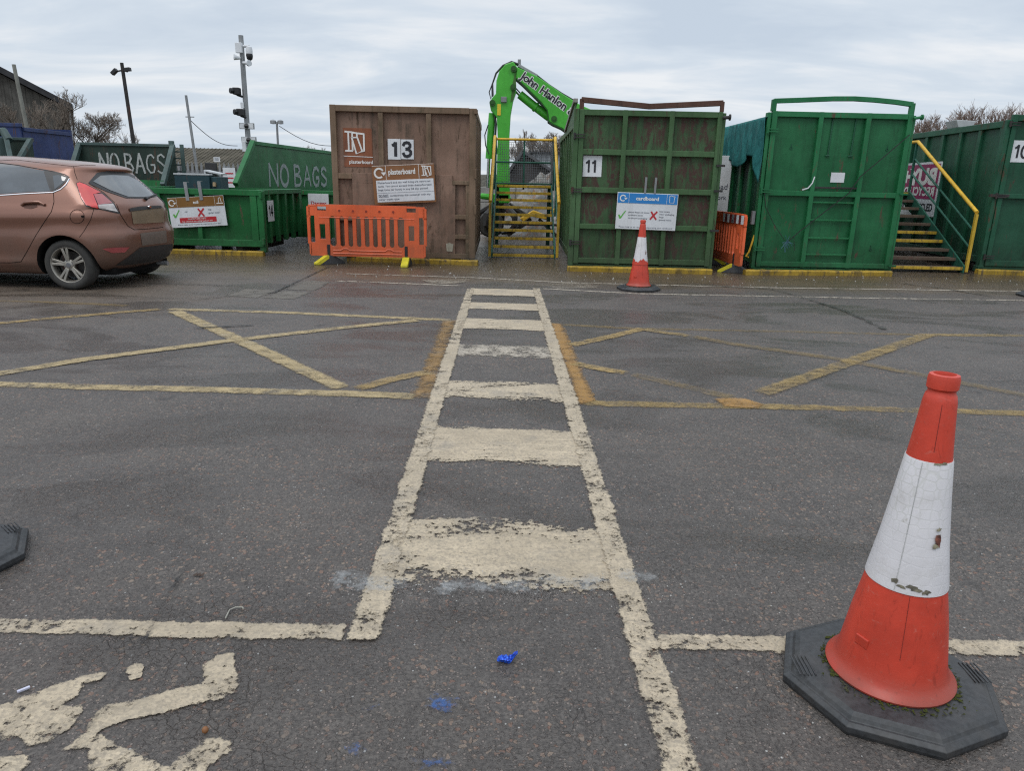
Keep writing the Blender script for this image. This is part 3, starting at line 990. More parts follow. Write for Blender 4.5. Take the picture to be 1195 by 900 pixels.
# the far cone's lower sleeve edge is torn in a zigzag: a red scuffed skirt over the sleeve
zz = MB()
n = 40
top, bot = [], []
for i in range(n + 1):
    a = 2 * pi * i / n
    u = (i % 10) / 10
    zt = .385 + .05 * (abs(u - .5) * 2) + .01 * sin(i * 2.1)
    rt = .1050 - (zt - .358) * .156 + .005
    top.append((rt * cos(a), rt * sin(a), zt)); bot.append((.1100 * cos(a), .1100 * sin(a), .352))
zz.add(bot + top, [(i, i + 1, n + 2 + i, n + 1 + i) for i in range(n)])
zz.build('torn_skirt', M['cone_red'], cone1, 0, True)
cl = Vector((-2.105, 2.36, 0))
dup(cone0, cl, radians(30), 'black octagonal traffic cone base at the left edge of the foreground')
cr_ = G(1190, 346)
dup(cone0, (cr_.x + .30, cr_.y + .02, 0), radians(40), 'black cone base just entering the frame at the right edge below the stairs')


# ------------------------------------------------------------------ litter
def litter():
    p = G(592, 773)
    b = MB()
    rr = random.Random(3)
    pts = []
    nu, nv = 14, 9
    for i in range(nu):
        u = i / (nu - 1)
        for j in range(nv):
            a = 2 * pi * j / nv
            cr = .011 * (.55 + .6 * sin(pi * min(1, u * 1.05))) * (1 + rr.uniform(-.45, .45))
            pts.append(((u - .5) * .062, cos(a) * cr + .006 * sin(u * 7) + (u - .5) * .022, .011 + sin(a) * cr * .8 + (.010 if u > .75 else 0)))
    fs = [(i * nv + j, i * nv + (j + 1) % nv, (i + 1) * nv + (j + 1) % nv, (i + 1) * nv + j) for i in range(nu - 1) for j in range(nv)]
    fs += [tuple(range(nv - 1, -1, -1)), tuple((nu - 1) * nv + j for j in range(nv))]
    b.add(pts, fs)
    m = NT('blue_foil'); f = m.noise(m.pos(), 160, 3, .6)
    c = m.mix(m.ramp(f, .35, .65), (.006, .02, .32), (.02, .14, .75)); m.bsdf(c, .22, .3, m.bump(f, .4, .004), .6)
    o = b.build('crumpled_wrapper', m.m)
    o.location = (p.x, p.y, .002)
    tag(o, 'crumpled shiny blue wrapper lying on the asphalt below the crossing', 'wrapper')
    # brown acorn-like pebble
    p = G(240, 857); b = MB()
    b.lathe([(.0005, .0), (.006, .001), (.0085, .005), (.0085, .010), (.006, .015), (.001, .0175)], 12)
    o = b.build('pebble', plain('orange_brown_stone', (.20, .085, .03), .6), None, 0, True)
    o.location = (p.x, p.y, .0045)
    tag(o, 'small orange brown pebble beside the painted bay symbol', 'pebble')
    # curled string
    b = MB()
    b.tube([G(x, y, .006) for x, y in ((263, 722), (266, 716), (268, 712), (275, 709), (283, 709), (284, 711))], .0022, 5)
    o = b.build('string', plain('dirty_string', (.34, .33, .28), .8), None, 0, True)
    tag(o, 'short curl of pale string lying above the left bay line', 'string')
    b = MB(); a = G(20, 808, .008); c_ = G(35, 802, .008)
    b.bar(a, c_, .008, .006)
    o = b.build('plastic_sliver', plain('pale_lilac_plastic', (.5, .5, .6), .5), None, .001)
    tag(o, 'thin pale plastic sliver lying at the far left of the bay', 'plastic')
    b = MB(); p = G(230, 673, 0)
    for k in range(3):
        a = k * 2.1
        b.add([(p.x + .012 * k - .015, p.y + .004 * sin(a), .006), (p.x + .012 * k, p.y + .008, .012), (p.x + .012 * k + .004, p.y - .006, .008), (p.x + .012 * k - .01, p.y - .008, .005)], [(0, 1, 2, 3)])
    o = b.build('dead_leaf', plain('dead_leaf', (.05, .03, .02), .8))
    tag(o, 'curled dark dead leaf on the asphalt left of the crossing', 'leaf')
    # grit and plaster crumbs scattered over the yard
    b = MB(); rr = random.Random(11)
    for i in range(620):
        if i < 300:
            x, y = rr.uniform(-3.5, 3.5), 1.3 + 7 * rr.random() ** 1.6
            s_ = rr.uniform(.0015, .0042)
        elif i < 480:
            q = G(rr.uniform(380, 800), rr.gauss(686, 9)); x, y = q.x, q.y
            s_ = rr.uniform(.0015, .005)
        else:
            x, y = rr.uniform(-3, 9), rr.uniform(10.6, 12.2)
            s_ = rr.uniform(.005, .016)
        b.add([(x + s_ * cos(a) * rr.uniform(.6, 1.2), y + s_ * sin(a) * rr.uniform(.6, 1.2), .004) for a in (0, 2.1, 4.2)] + [(x, y, .004 + s_)],
              [(0, 1, 3), (1, 2, 3), (2, 0, 3), (0, 2, 1)])
    o = b.build('grit', plain('pale_grit', (.42, .41, .38), .8))
    tag(o, 'pale grit and plaster crumbs scattered over the asphalt', kind='stuff')


litter()


# ------------------------------------------------------------------ kerb beams under the containers
def kerb(label, a, b, h=.085, d=.12, mat='yellow'):
    a, b = Vector((a.x, a.y, 0)), Vector((b.x, b.y, 0))
    L = (b - a).length
    t = MB()
    k = max(2, int(L / .35))
    for i in range(k):                       # slightly uneven precast lengths
        x0, x1 = L * i / k, L * (i + 1) / k
        dz = R.uniform(-.004, .004)
        if i % 2: continue
    prof = [(0, 0), (-.004, h - .02), (.02, h), (d - .02, h), (d, h - .02), (d, 0)]
    vs, fs = [], []
    nseg = int(L / .08)
    for i in range(nseg + 1):
        x = L * i / nseg
        for (y, z) in prof:
            j = .004 if z > 0 else 0
            vs.append((x, y + R.uniform(-j, j), z + R.uniform(-j, j)))
    m = len(prof)
    for i in range(nseg):
        for q in range(m - 1):
            fs.append((i * m + q, i * m + q + 1, (i + 1) * m + q + 1, (i + 1) * m + q))
    fs.append(tuple(range(m))); fs.append(tuple(nseg * m + q for q in range(m - 1, -1, -1)))
    t.add(vs, fs)
    o = t.build('stop_kerb', M[mat])
    o.location = a
    o.rotation_euler = (0, 0, atan2(b.y - a.y, b.x - a.x))
    tag(o, label, 'kerb', 'yellow stop kerbs in front of the containers')
    return o


kerb('yellow painted stop kerb under the front of the green soil skip', G(150, 294.5), G(307, 299))
kerb('yellow stop kerb under the brown container, behind the long orange barrier', G(405, 304.5), G(557, 310))
kerb('yellow stop kerb below the rusty container numbered 11, behind the cone', G(662, 316.5), G(831, 320.5))
kerb('yellow stop kerb below the tall green container with the ladder rungs', G(870, 321), G(1041, 322.5))
kerb('yellow stop kerb under the container at the right edge numbered 10', G(1141, 320), G(1330, 326))


# ------------------------------------------------------------------ containers
def container(name, label, loc, rz, wid, ht, L, mats, body_h=None, rib_n=8, under=.10, corr=.07):
    """roll-on container without its front: floor, two ribbed side walls, back wall, skids; front wall is added by the caller. x 0..wid, y 0..L"""
    pm, fm = M[mats[0]], M[mats[1]]
    t = thing(name, label, 'container', loc, rz)
    bh = body_h or ht
    MB().box(.03, wid - .03, .12, L - .02, under + .10, under + .16).build('floor', M['dark_steel'], t)
    sk = MB()
    for x in (wid * .3, wid * .7):
        sk.box(x - .06, x + .06, .05, L, .04, under + .098)
    sk.build_each('skid', M['dark_steel'], t)
    rl = MB()
    for x in (wid * .2, wid * .8):
        rl.lathe([(.08, -.07), (.085, -.06), (.085, .06), (.08, .07)], 16, (x, .30, .085), axis='y')
    # rollers lie across the container
    rl = MB()
    for x in (wid * .14, wid * .86):
        rl.tube([(x - .09, .28, .085), (x + .09, .28, .085)], .08, 16)
    rl.build_each('roller', M['dark_steel'], t, 0, True)
    for side, x0 in (('l', 0.0), ('r', wid)):
        s = 1 if side == 'l' else -1
        w = MB()
        w.box(min(x0 + s * .05, x0 + s * .06), max(x0 + s * .05, x0 + s * .06), .12, L - .05, under + .1, bh - .04)
        sw = w.build('side_wall', pm, t)
        r = MB()
        for i in range(rib_n):
            y = .25 + (L - .5) * i / (rib_n - 1)
            r.prism([(y - .06, 0), (y + .06, 0), (y + .06, 1), (y - .06, 1)], 0, 1, 'x') if False else None
            xa, xb = sorted((x0, x0 + s * .052))
            r.box(xa, xb, y - .055, y + .055, under + .12, bh - .1)
        xa, xb = sorted((x0 - s * .003, x0 + s * .055))
        r.box(xa, xb, .14, L, under + .06, under + .18)
        r.build('side_rib', fm, sw, .006)
        tr = MB()
        xa, xb = sorted((x0 - s * .01, x0 + s * .09))
        tr.box(xa, xb, .10, L, bh - .11, bh)
        tr.build('top_rail', fm, t, .008)
    MB().box(.0, wid, L - .05, L, under + .1, bh - .01).build('back_wall', pm, t)
    return t


def bolt_hinges(mb, xs, zs, y, s):
    for z in zs:
        mb.mark()
        mb.tube([(xs, y, z - .05), (xs, y, z + .05)], .02, 8)
        mb.box(min(xs, xs + s * .16), max(xs, xs + s * .16), y - .022, y - .012, z - .03, z - .012)
        mb.box(min(xs, xs + s * .16), max(xs, xs + s * .16), y - .022, y - .012, z + .012, z + .03)


def sign_root(name, label, cat, p, rz=0.0, roll=0.0):
    t = thing(name, label, cat, p)
    t.rotation_euler = (0, roll, rz)
    return t


DIG = {'1': [[(.02, .74), (.16, .82), (.27, .97)], [(.27, 1.0), (.27, 0)]],
       '3': [[(.03, .80), (.10, .93), (.26, .985), (.42, .95), (.51, .83), (.50, .69), (.40, .57), (.24, .53)], [(.24, .53), (.42, .50), (.55, .37), (.56, .22), (.46, .08), (.28, .015), (.11, .06), (.02, .22)]],
       '0': [[(.29 + .25 * sin(a * pi / 12), .5 + .47 * cos(a * pi / 12)) for a in range(25)]],
       '4': [[(.42, 0), (.42, 1)], [(.42, 1), (.03, .33)], [(.03, .30), (.58, .30)]]}
DW = {'1': .42, '3': .60, '0': .60, '4': .62}


def digits(mb, txt, cx, z, h, y, w=.17, gap=.10, sx=1.0):
    tot = (sum(DW[c] for c in txt) + gap * (len(txt) - 1)) * h * sx
    x = cx - tot / 2
    for c in txt:
        for st in DIG[c]:
            mb.ribbon([(x + a * h * sx, z + b * h) for a, b in st], w * h, y, caps=(c not in '1'))
            y -= .0006
        x += (DW[c] + gap) * h * sx


def number_plate(parent, x, z, w, h, y, txt, label, split=False, th=.62):
    b = MB()
    if split:
        b.box(x, x + w / 2 - .004, y - .006, y, z, z + h); b.box(x + w / 2 + .004, x + w, y - .007, y, z + .01, z + h - .004)
    else:
        b.box(x, x + w, y - .006, y, z, z + h)
    o = b.build('number_plate', M['white_plate'], parent, .002)
    o['label'] = label
    l = MB()
    if split:
        digits(l, txt[0], x + w * .27, z + h * (1 - th) / 2, h * th, y - .010, .22)
        digits(l, txt[1], x + w * .75, z + h * (1 - th) / 2, h * th, y - .010, .22)
    else:
        digits(l, txt, x + w / 2 - .02, z + h * (1 - th) / 2, h * th, y - .010, .16)
    l.build('lettering', M['ink'], o)
    return o


def plasterboard_icon(mb, x, z, s, y, w):
    """a stack of boards drawn in outline"""
    def line(*p, k=0): mb.ribbon([(x + a * s, z + b * s) for a, b in p], w, y - .0008 * k, caps=True)
    line((0, 1), (.35, .97), (.6, .93), (.95, .9), k=0)
    line((0, .06), (.35, .06), k=1)
    line((.16, .98), (.16, .08), k=2)
    line((.36, .96), (.36, .1), k=3)
    line((.60, .94), (.60, .72), k=4)
    line((.95, .9), (.95, .06), (.8, .04), k=5)
    line((.33, .72), (.62, .72), (.85, .06), (.55, -.08), (.33, .72), k=6)


# ---- 13, brown, plasterboard
c13 = W(391.5, 300, 12.78)
K13 = container('plasterboard_container', 'tall brown steel container numbered 13 behind the long orange barrier', (c13.x, 12.80, 0), radians(1.4), 2.45, 2.59, 3.8, ('brown', 'brown_frame'), under=.06)
w, hh = 2.45, 2.59
pn = MB()
pn.box(.05, w - .05, .075, .12, .10, hh - .02)
fr13 = pn.build('front_wall', M['brown'], K13)
f = MB()
f.box(0, .10, 0, .12, .08, hh)                     # left post
f.box(w - .11, w - .0, .002, .12, .08, hh - .01)
f.box(.10, w - .11, -.004, .10, hh - .105, hh - .004)    # top beam
f.box(.80, .885, .004, .09, 1.50, hh - .106)
f.box(1.61, 1.695, .004, .09, 1.50, hh - .106)
f.box(.10, .335, .006, .09, 1.40, 1.49)            # pocket heads
f.box(2.05, w - .108, .006, .09, 1.34, 1.41)
f.box(2.09, w - .112, .010, .09, .76, .84)
f.box(2.09, w - .112, .010, .09, .42, .50)
f.box(.10, .335, .010, .09, .70, .76)
f.box(.10, w - .11, .003, .09, .08, .17)
f.box(2.28, w - .105, .012, .09, .17, 1.34)
f.build('front_rib', M['brown_frame'], fr13, .008)
pl = MB()
pl.box(.335, 2.10, .012, .09, .17, 1.335)
pl.box(.336, 2.05, .012, .09, 1.335, 1.50)
pl.build('front_plate', M['brown'], fr13, .005)
lg = MB()
lg.box(w - .03, w + .03, -.05, .03, hh - .10, hh - .03)
for z in (1.45, .85): lg.box(w - .02, w + .012, -.03, .02, z, z + .16)
lg.build_each('latch', M['brown_frame'], K13, .006)
st = MB(); st.box(.20, .69, .068, .0735, 1.60, 2.23)
so = st.build('sticker', M['orange_print'], fr13); so['label'] = 'faded orange square with white board symbol and the word plasterboard'
ic = MB()
plasterboard_icon(ic, .235, 1.84, .33, .064, .028)
ic.ribbon([(.20, 1.775), (.69, 1.765)], .010, .064)
text_into(ic, 'plasterboard', .285, 1.655, .055, .064, 'LEFT', .022, width=.405)
ic.build('lettering', M['white_ink'], so)
number_plate(fr13, .95, 1.735, .44, .335, .070, '13', 'white plate reading 13', True, .70)
pp = MB(); pp.prism([(1.95, .21), (2.05, .20), (2.07, .33), (2.0, .355), (1.94, .34)], .004, .0115, 'y')
pp.build('paper_label', painted('aged_paper', (.36, .34, .27), .8, (.12, .10, .07), .9), fr13)['label'] = 'torn white paper label'

# sign on 13
bx = Vector((c13.x + 1.235, 12.80 - .035, 1.335))
S13 = sign_root('plasterboard_sign', 'tilted brown and white plasterboard sign hung on the brown container', 'sign', bx, radians(.6), radians(-3.6))
b = MB(); b.box(-.53, .53, -.012, .012, -.32, .32); b.build('board', M['brown_ink'], S13, .003)
b = MB(); b.box(-.475, .505, -.0165, -.0125, -.285, .075); b.build('text_panel', M['white_sign'], S13)
b = MB()
recycle_icon(b, -.41, .195, .075, .030, -.016)
text_into(b, 'plasterboard', -.255, .165, .085, -.016, 'LEFT', .03, width=.46)
b.ribbon([(-.295, .315), (-.295, .08)], .007, -.016); b.ribbon([(.265, .315), (.265, .08)], .007, -.0165)
b.ribbon([(-.52, .312), (.52, .312)], .006, -.0155)
plasterboard_icon(b, .315, .12, .165, -.016, .016)
b.build('white_lettering', M['white_ink'], S13)
b = MB()
for k, s_ in enumerate(('Plasterboard and dry wall lining are restricted', 'items. You cannot exceed three sheets/fourteen', 'bags (one car boot) in any 28 day period.')):
    text_into(b, s_, -.45, .020 - k * .058, .030, -.019, 'LEFT', .008, width=(.90, .92, .86)[k])
text_into(b, 'DO NOT', -.45, -.195, .034, -.019, 'LEFT', .03, width=.17)
b.ribbon([(-.45, -.203), (-.28, -.203)], .005, -.019)
text_into(b, 'contaminate this container with any', -.26, -.195, .030, -.0192, 'LEFT', .008, width=.70)
text_into(b, 'other waste type.', -.45, -.255, .030, -.019, 'LEFT', .008, width=.36)
b.ribbon([(-.47, -.135), (.50, -.135)], .004, -.019)
b.build('black_lettering', M['greytext'], S13)


# ---- 11, rusty olive
p11l, p11r = W(663, 306, 12.33), W(826, 312, 12.33)
y11 = 12.33
w11 = 2.37
K11 = container('cardboard_container', 'rusty olive green container numbered 11 with dented brown bar on top', (.93, y11, 0), radians(-.6), w11, 2.40, 5.2, ('olive', 'olive_frame'), under=.08)
b = MB(); b.box(.06, w11 - .02, .072, .115, .14, 2.54); fr11 = b.build('end_door', M['olive'], K11)
f = MB()
hz = ((.11, .20), (.68, .765), (1.265, 1.355), (1.865, 1.955), (2.47, 2.56))
for z0, z1 in hz: f.box(.14, w11 - .09, .004, .085, z0, z1)
for x0, x1 in ((.06, .14), (.76, .84), (1.51, 1.59), (w11 - .09, w11 - .01)): f.box(x0, x1, -.002 if x0 in (.06,) else .000, .09, .10, 2.562)
f.build('door_rib', M['olive_frame'], fr11, .007)
f = MB(); f.box(-.03, .055, .0, .14, .06, 2.57)
f.box(w11 - .006, w11 + .05, .04, .16, .06, 2.55); f.box(.0, w11, .03, .16, .03, .095)
f.build('corner_post', M['olive_frame'], K11, .008)
hm = MB(); bolt_hinges(hm, -.005, (2.15, 1.3, .45), -.012, 1)
for z in (1.32, .68, 1.72): hm.mark(); hm.box(w11 - .05, w11 + .09, -.03, -.008, z, z + .035)
hm.mark(); hm.tube([(w11 - .02, -.03, 2.47), (w11 + .08, -.03, 2.48)], .028, 10); hm.tube([(w11 + .08, -.03, 2.48), (w11 + .10, -.03, 2.48)], .05, 10)
hm.build_each('hinge', M['dark_steel'], K11, 0, True)
tb = MB()
tb.bar((.08, .05, 2.705), (w11 / 2, .05, 2.625), .06, .085); tb.bar((w11 / 2 - .01, .051, 2.625), (w11 - .02, .051, 2.70), .06, .085)
tb.box(.055, .125, .02, .08, 2.56, 2.72); tb.box(w11 - .06, w11 + .0, .02, .08, 2.56, 2.72)
tb.build('top_bar', M['rust_bar'], K11, .008)['label'] = 'rust brown bar bent down in the middle'
for nm, xs in (('sloping_fillet', -.012),):
    b = MB(); b.prism([(.12, 2.39), (2.6, 2.39), (.12, 2.69)], xs, xs + .022, 'x'); fo = b.build(nm, M['olive_frame'], K11)
    b = MB(); b.bar((xs + .005, .10, 2.70), (xs + .005, 2.65, 2.40), .07, .06); b.build('fillet_edge', M['concrete_block'], fo)
number_plate(fr11, .155, 1.52, .31, .335, .070, '11', 'white plate reading 11', False, .58)

S11 = sign_root('cardboard_sign', 'blue and white cardboard recycling sign hung on the rusty container numbered 11', 'sign',
                (.93 + 1.235, y11 - .04, .985), radians(-.6), radians(.9))
SW, SH = 1.06, .625
S11.scale = (.945, .945, .945)
b = MB(); b.box(-SW / 2, SW / 2, -.010, .010, -SH / 2, SH / 2); b.build('board', M['white_sign'], S11, .003)
b = MB(); b.box(-SW / 2 + .012, SW / 2 - .012, -.0145, -.0105, .135, SH / 2 - .012); b.build('header_panel', M['blue_ink'], S11)
b = MB()
recycle_icon(b, -.43, .215, .048, .018, -.017)
text_into(b, 'cardboard', -.005, .190, .058, -.017, 'CENTER', .03, width=.40)
b.ribbon([(-.325, .30), (-.325, .14)], .005, -.017); b.ribbon([(.335, .30), (.335, .14)], .005, -.017)
for q in ([(.38, .275), (.385, .165), (.46, .16), (.468, .275)], [(.38, .275), (.41, .285), (.44, .27), (.468, .275), (.475, .255)]): b.ribbon(q, .009, -.0172)
b.build('white_lettering', M['white_ink'], S11)
b = MB(); tick(b, -.495, -.135, .14, -.0135); b.build('tick', M['green_ink'], S11)
b = MB(); cross(b, .075, -.125, .125, -.0135); b.build('cross', M['red_ink'], S11)
b = MB()
for k, s_ in enumerate(('please flatten all boxes', 'cardboard boxes', 'cardboard packaging')): text_into(b, s_, -.32, -.03 - k * .050, .024, -.0135, 'LEFT', .008, width=(.37, .26, .34)[k])
for k, s_ in enumerate(('food cartons', 'other packaging', 'bags', 'general waste')): text_into(b, s_, .225, 0.0 - k * .048, .024, -.0135, 'LEFT', .008, width=(.18, .26, .08, .22)[k])
text_into(b, 'Please help us to recycle by separating your cardboard', 0, -.285, .022, -.0135, 'CENTER', .006, width=.94)
b.build('black_lettering', M['greytext'], S11)
b = MB()
for x in (-.055, .115): b.mark(); b.box(x - .018, x + .018, -.016, -.011, .30, .57); b.box(x - .018, x + .018, -.016, .04, .571, .578)
b.build_each('hanging_strap', M['galv'], S11, .001)

# ---- tall green container with ladder rungs
wG, hG = 2.36, 2.62
gx, gy = 4.13, 12.55
KG = container('tall_green_container', 'tall mid green container with ladder rungs and arched top bar', (gx, gy, 0), radians(.4), wG, 2.55, 6.0, ('dkgreen', 'green_frame'), under=.08, rib_n=11)
b = MB(); b.box(.06, wG - .02, .070, .11, .12, 2.60); frG = b.build('end_door', M['green'], KG)
f = MB()
for z0, z1 in ((.10, .185), (1.285, 1.37), (2.535, 2.62)): f.box(.115, wG - .10, .004, .085, z0, z1)
for x0, x1 in ((.03, .115), (.80, .875), (1.58, 1.66), (wG - .10, wG - .015)): f.box(x0, x1, 0, .09, .095, 2.622)
f.build('door_rib', M['green_frame'], frG, .007)
f = MB(); f.box(-.04, .022, .02, .15, .06, 2.6); f.box(wG - .008, wG + .035, .02, .15, .06, 2.6); f.box(0, wG, .03, .16, .02, .088)
f.build('corner_post', M['green_frame'], KG, .008)
f = MB()
for z in (.32, .60, .90, 1.19): f.bar((.872, .03, z), (1.582, .03, z), .028)
f.build_each('ladder_rung', M['green_frame'], frG, .004)
f = MB(); f.bar((.872, .02, 1.43), (1.66, .02, 1.43), .03)
f.build('handle_bar', M['dark_steel'], frG, .004)
f = MB()
for x in (1.05, 1.43):
    f.mark(); f.tube([(x, .055, 2.53), (x - .015, .05, 1.95)], .010, 6); f.tube([(x - .05, .05, 1.94), (x + .02, .05, 1.95)], .012, 6)
f.build_each('hanging_rod', M['dkgreen_frame'], frG, 0, True)
pb = MB(); pb.box(1.145, 1.375, .060, .0685, 1.52, 1.68); po = pb.build('notice', M['white_plate'], frG); po['label'] = 'small white notice'
b = MB()
for k in range(4): text_into(b, ('DANGER keep clear', 'of the end door when', 'the container is being', 'loaded or emptied'), 0, 0, .01) if False else None
ar = MB()
pts = [(.045, 2.775), (.5, 2.80), (1.0, 2.83), (1.35, 2.838), (1.7, 2.825), (2.05, 2.80), (wG - .05, 2.77)]
for a, c in zip(pts[:-1], pts[1:]): ar.bar((a[0] - .004, .05, a[1]), (c[0] + .004, .05, c[1]), .06, .075)
ar.box(.01, .085, .015, .09, 2.62, 2.80); ar.box(wG - .085, wG - .01, .015, .09, 2.62, 2.79)
ar.build('top_bar', M['green_frame'], KG, .006)
hm = MB(); bolt_hinges(hm, -.02, (2.32, 1.36, .40), -.012, 1)
hm.mark(); hm.tube([(wG - .03, -.03, 2.55), (wG + .09, -.03, 2.57)], .024, 10); hm.tube([(wG + .09, -.03, 2.57), (wG + .115, -.03, 2.57)], .046, 10)
for z in (1.34, .14): hm.mark(); hm.box(wG - .05, wG + .08, -.03, -.006, z, z + .03)
hm.build_each('hinge', M['green_frame'], KG, 0, True)
b = MB()
for (x, z) in ((.42, 2.05), (2.02, 2.06), (2.0, .42)):
    b.mark(); b.tube([(x + .02 * cos(a), .066, z + .02 * sin(a)) for a in [i * pi / 4 for i in range(9)]], .006, 5); b.tube([(x, .066, z + .02), (x, .066, z + .07)], .006, 5)
b.build_each('lashing_ring', M['dkgreen_frame'], frG, 0, True)
# rope: diagonal, slack end and knot
b = MB()
b.tube([(wG - .05, -.012, 2.30), (1.95, -.014, 1.95), (1.60, -.012, 1.62), (1.45, -.014, 1.35), (1.1, -.016, 1.05), (.72, -.016, .72), (.52, -.012, .52)], .008, 5)
b.tube([(.03, -.012, 1.34), (.08, -.014, 1.1), (.25, -.014, .82), (.47, -.012, .55)], .005, 5)
b.tube([(.62, -.014, .62), (.64, -.014, .48), (.66, -.014, .38)], .005, 5)
ro = b.build('rope', M['black'], None, 0, True)
ro.location = (gx, gy, 0); tag(ro, 'thin black rope tied diagonally across the tall green container door', 'rope')
b = MB(); rr = random.Random(5)
for k in range(16):
    a = rr.uniform(0, 6.28); L_ = rr.uniform(.05, .15)
    b.tube([(.5, -.02, .52), (.5 + cos(a) * L_ * .5 + rr.uniform(-.02, .02), -.03, .52 + sin(a) * L_ * .5), (.5 + cos(a) * L_, -.02 - rr.uniform(0, .02), .52 + sin(a) * L_ - .03)], .004, 4)
b.build('rope_tangle', plain('blue_grey_twine', (.05, .14, .19), .7), ro, 0, True)['label'] = 'frayed blue grey twine tangle'
cv = MB(); cv.ribbon([(.67, 1.39), (.76, 1.42), (.82, 1.50), (.845, 1.60)], .020, -.006)
cv.build('peeled_strip', M['white_plate'], frG)['label'] = 'curled white strip of peeled sticker'
# left side extras: chain hook in yellow and small grey box
b = MB(); b.bar((-.09, .08, .32), (-.03, .06, .62), .05, .03); b.tube([(-.09, .08, .33), (-.13, .08, .26), (-.08, .08, .24)], .018, 6)
b.build('yellow_hook', M['yellow_rail'], KG, .004)
b = MB(); b.box(-.105, -.05, .06, .13, .80, 1.02); b.build('grey_box', M['galv'], KG, .004)

# tarpaulin over the roof and left side of the tall green container
def tarpaulin():
    vs, fs = [], []
    nu, nv = 60, 34
    for i in range(nu + 1):
        u = i / nu
        y = gy + .02 + 5.2 * u
        hang = .62 + .10 * sin(u * 9) + .07 * noise.noise((u * 11, 3, 0)) + (.45 * max(0, 1 - u / .055)) - .10 * max(0, 1 - abs(u - .11) / .07) + .10 * max(0, 1 - abs(u - .24) / .10)
        for j in range(nv + 1):
            v = j / nv
            if v < .4:
                q = v / .4
                x = gx + wG * .5 * (1 - q) - .03 * q + .0
                z = 2.545 + .02 * (1 - q) + .012 * noise.noise((x * 3, y * 3, 1))
            else:
                q = (v - .4) / .6
                x = gx - .075 - .03 * q + .030 * noise.noise((y * 5, q * 1.2, 5)) + (.012 + .028 * q) * sin(y * 15 + q * 2 + 1.5 * noise.noise((y * 2, 0, 0)))
                z = 2.54 - hang * q
            vs.append((x, y, z))
    for i in range(nu):
        for j in range(nv):
            a = i * (nv + 1) + j
            fs.append((a, a + 1, a + nv + 2, a + nv + 1))
    o = raw('tarpaulin', vs, fs, M['tarp'])
    o.data.polygons.foreach_set('use_smooth', [True] * len(fs))
    md = o.modifiers.new('solid', 'SOLIDIFY'); md.thickness = .004
    tag(o, 'dark teal tarpaulin sheet draped over the top and side of the tall green container', 'tarpaulin')


tarpaulin()

# white notice board standing on the right flank, between 11 and the green container
b = MB()
T = thing('side_sign', 'white sign board with grey lettering in the gap beside the rusty container', 'sign', (3.70, 14.5, 0), radians(-24))
b.box(-.42, .42, -.01, .01, .90, 1.98); b.build('board', M['white_sign'], T, .003)
b = MB(); text_into(b, 'load', .38, 1.36, .10, -.0135, 'RIGHT', .01); text_into(b, 'at work', .38, 1.17, .08, -.0135, 'RIGHT', .01); b.build('lettering', M['greytext'], T)
b = MB()
for x in (-.36, .36): b.box(x - .02, x + .02, .0105, .05, 0, 1.95)
b.build_each('post', M['galv'], T)

# ---- 10 at the right edge
k10x, k10y = 8.42, 13.1
K10 = container('container', 'dark green container numbered 10 at the right edge beyond the stairs', (k10x, k10y, 0), radians(-4), 2.45, 2.62, 6.0, ('dkgreen', 'dkgreen_frame'), under=.12, rib_n=9)
b = MB(); b.box(.05, 2.40, .07, .12, .16, 2.66); fr10 = b.build('end_door', M['dkgreen'], K10)
f = MB()
for z0, z1 in ((.14, .24), (1.32, 1.40), (2.60, 2.70)): f.box(.11, 2.34, .004, .085, z0, z1)
for x0, x1 in ((.03, .11), (.80, .88), (1.58, 1.66), (2.34, 2.42)): f.box(x0, x1, 0, .09, .14, 2.705)
f.build('door_rib', M['dkgreen_frame'], fr10, .007)
f = MB(); f.box(-.05, .025, .02, .16, .10, 2.62); f.box(2.425, 2.5, .02, .16, .10, 2.62); f.box(-.06, 2.5, .03, .20, .03, .135)
f.build('corner_post', M['dkgreen_frame'], K10, .008)
hm = MB(); bolt_hinges(hm, -.01, (2.55, 1.36, .3), -.012, 1); hm.mark(); hm.box(-.12, .2, -.02, .03, 1.34, 1.39); hm.build_each('hinge', M['dark_steel'], K10, 0, True)
number_plate(fr10, .14, 1.93, .36, .36, .070, '10', 'white plate reading 10, cut by the picture edge', False, .6)
t = MB()
t.prism([(0, 0), (.26, 0), (.30, .12), (-.06, .14)], 0, .5, 'y')
o = t.build('air_vent_box', M['pale_building'], None, .01)
o.location = (k10x + .12, k10y + 1.75, 2.62); o.rotation_euler = (0, 0, radians(-8))
tag(o, 'small pale box resting on the roof edge of the container numbered 10', 'box')

# mirrored BUY RECYCLED banner on the left flank of 10
T = thing('recycled_banner', 'magenta and white BUY RECYCLED banner behind the right hand stair rail', 'banner', (8.30, 14.75, 0), radians(90 - 4))
# local x runs back along the container flank (away from camera), local -y faces +x; so the visible face is +y
MB().box(0, 1.95, -.008, .008, .92, 1.98).build('board', M['white_sign'], T, .002)
MB().box(.04, 1.91, .0085, .0115, 1.26, 1.94).build('magenta_panel', M['magenta'], T)
b = MB(); text_into(b, 'BUY+', .10, 1.55, .30, 0, 'LEFT', .05, width=1.5); text_into(b, 'RECYCLED', .10, 1.33, .16, 0, 'LEFT', .04, width=1.35)
for k in range(len(b.v)): b.v[k] = (b.v[k][0], .0145, b.v[k][2])
b.build('mirrored_lettering', M['white_ink'], T)
b = MB(); text_into(b, 'WE BUY RECYCLED', 0, 1.03, .14, 0, 'LEFT', .03, width=1.8)
for k in range(len(b.v)): b.v[k] = (1.88 - b.v[k][0], .0115, b.v[k][2])
b.build('black_lettering', M['ink'], T)

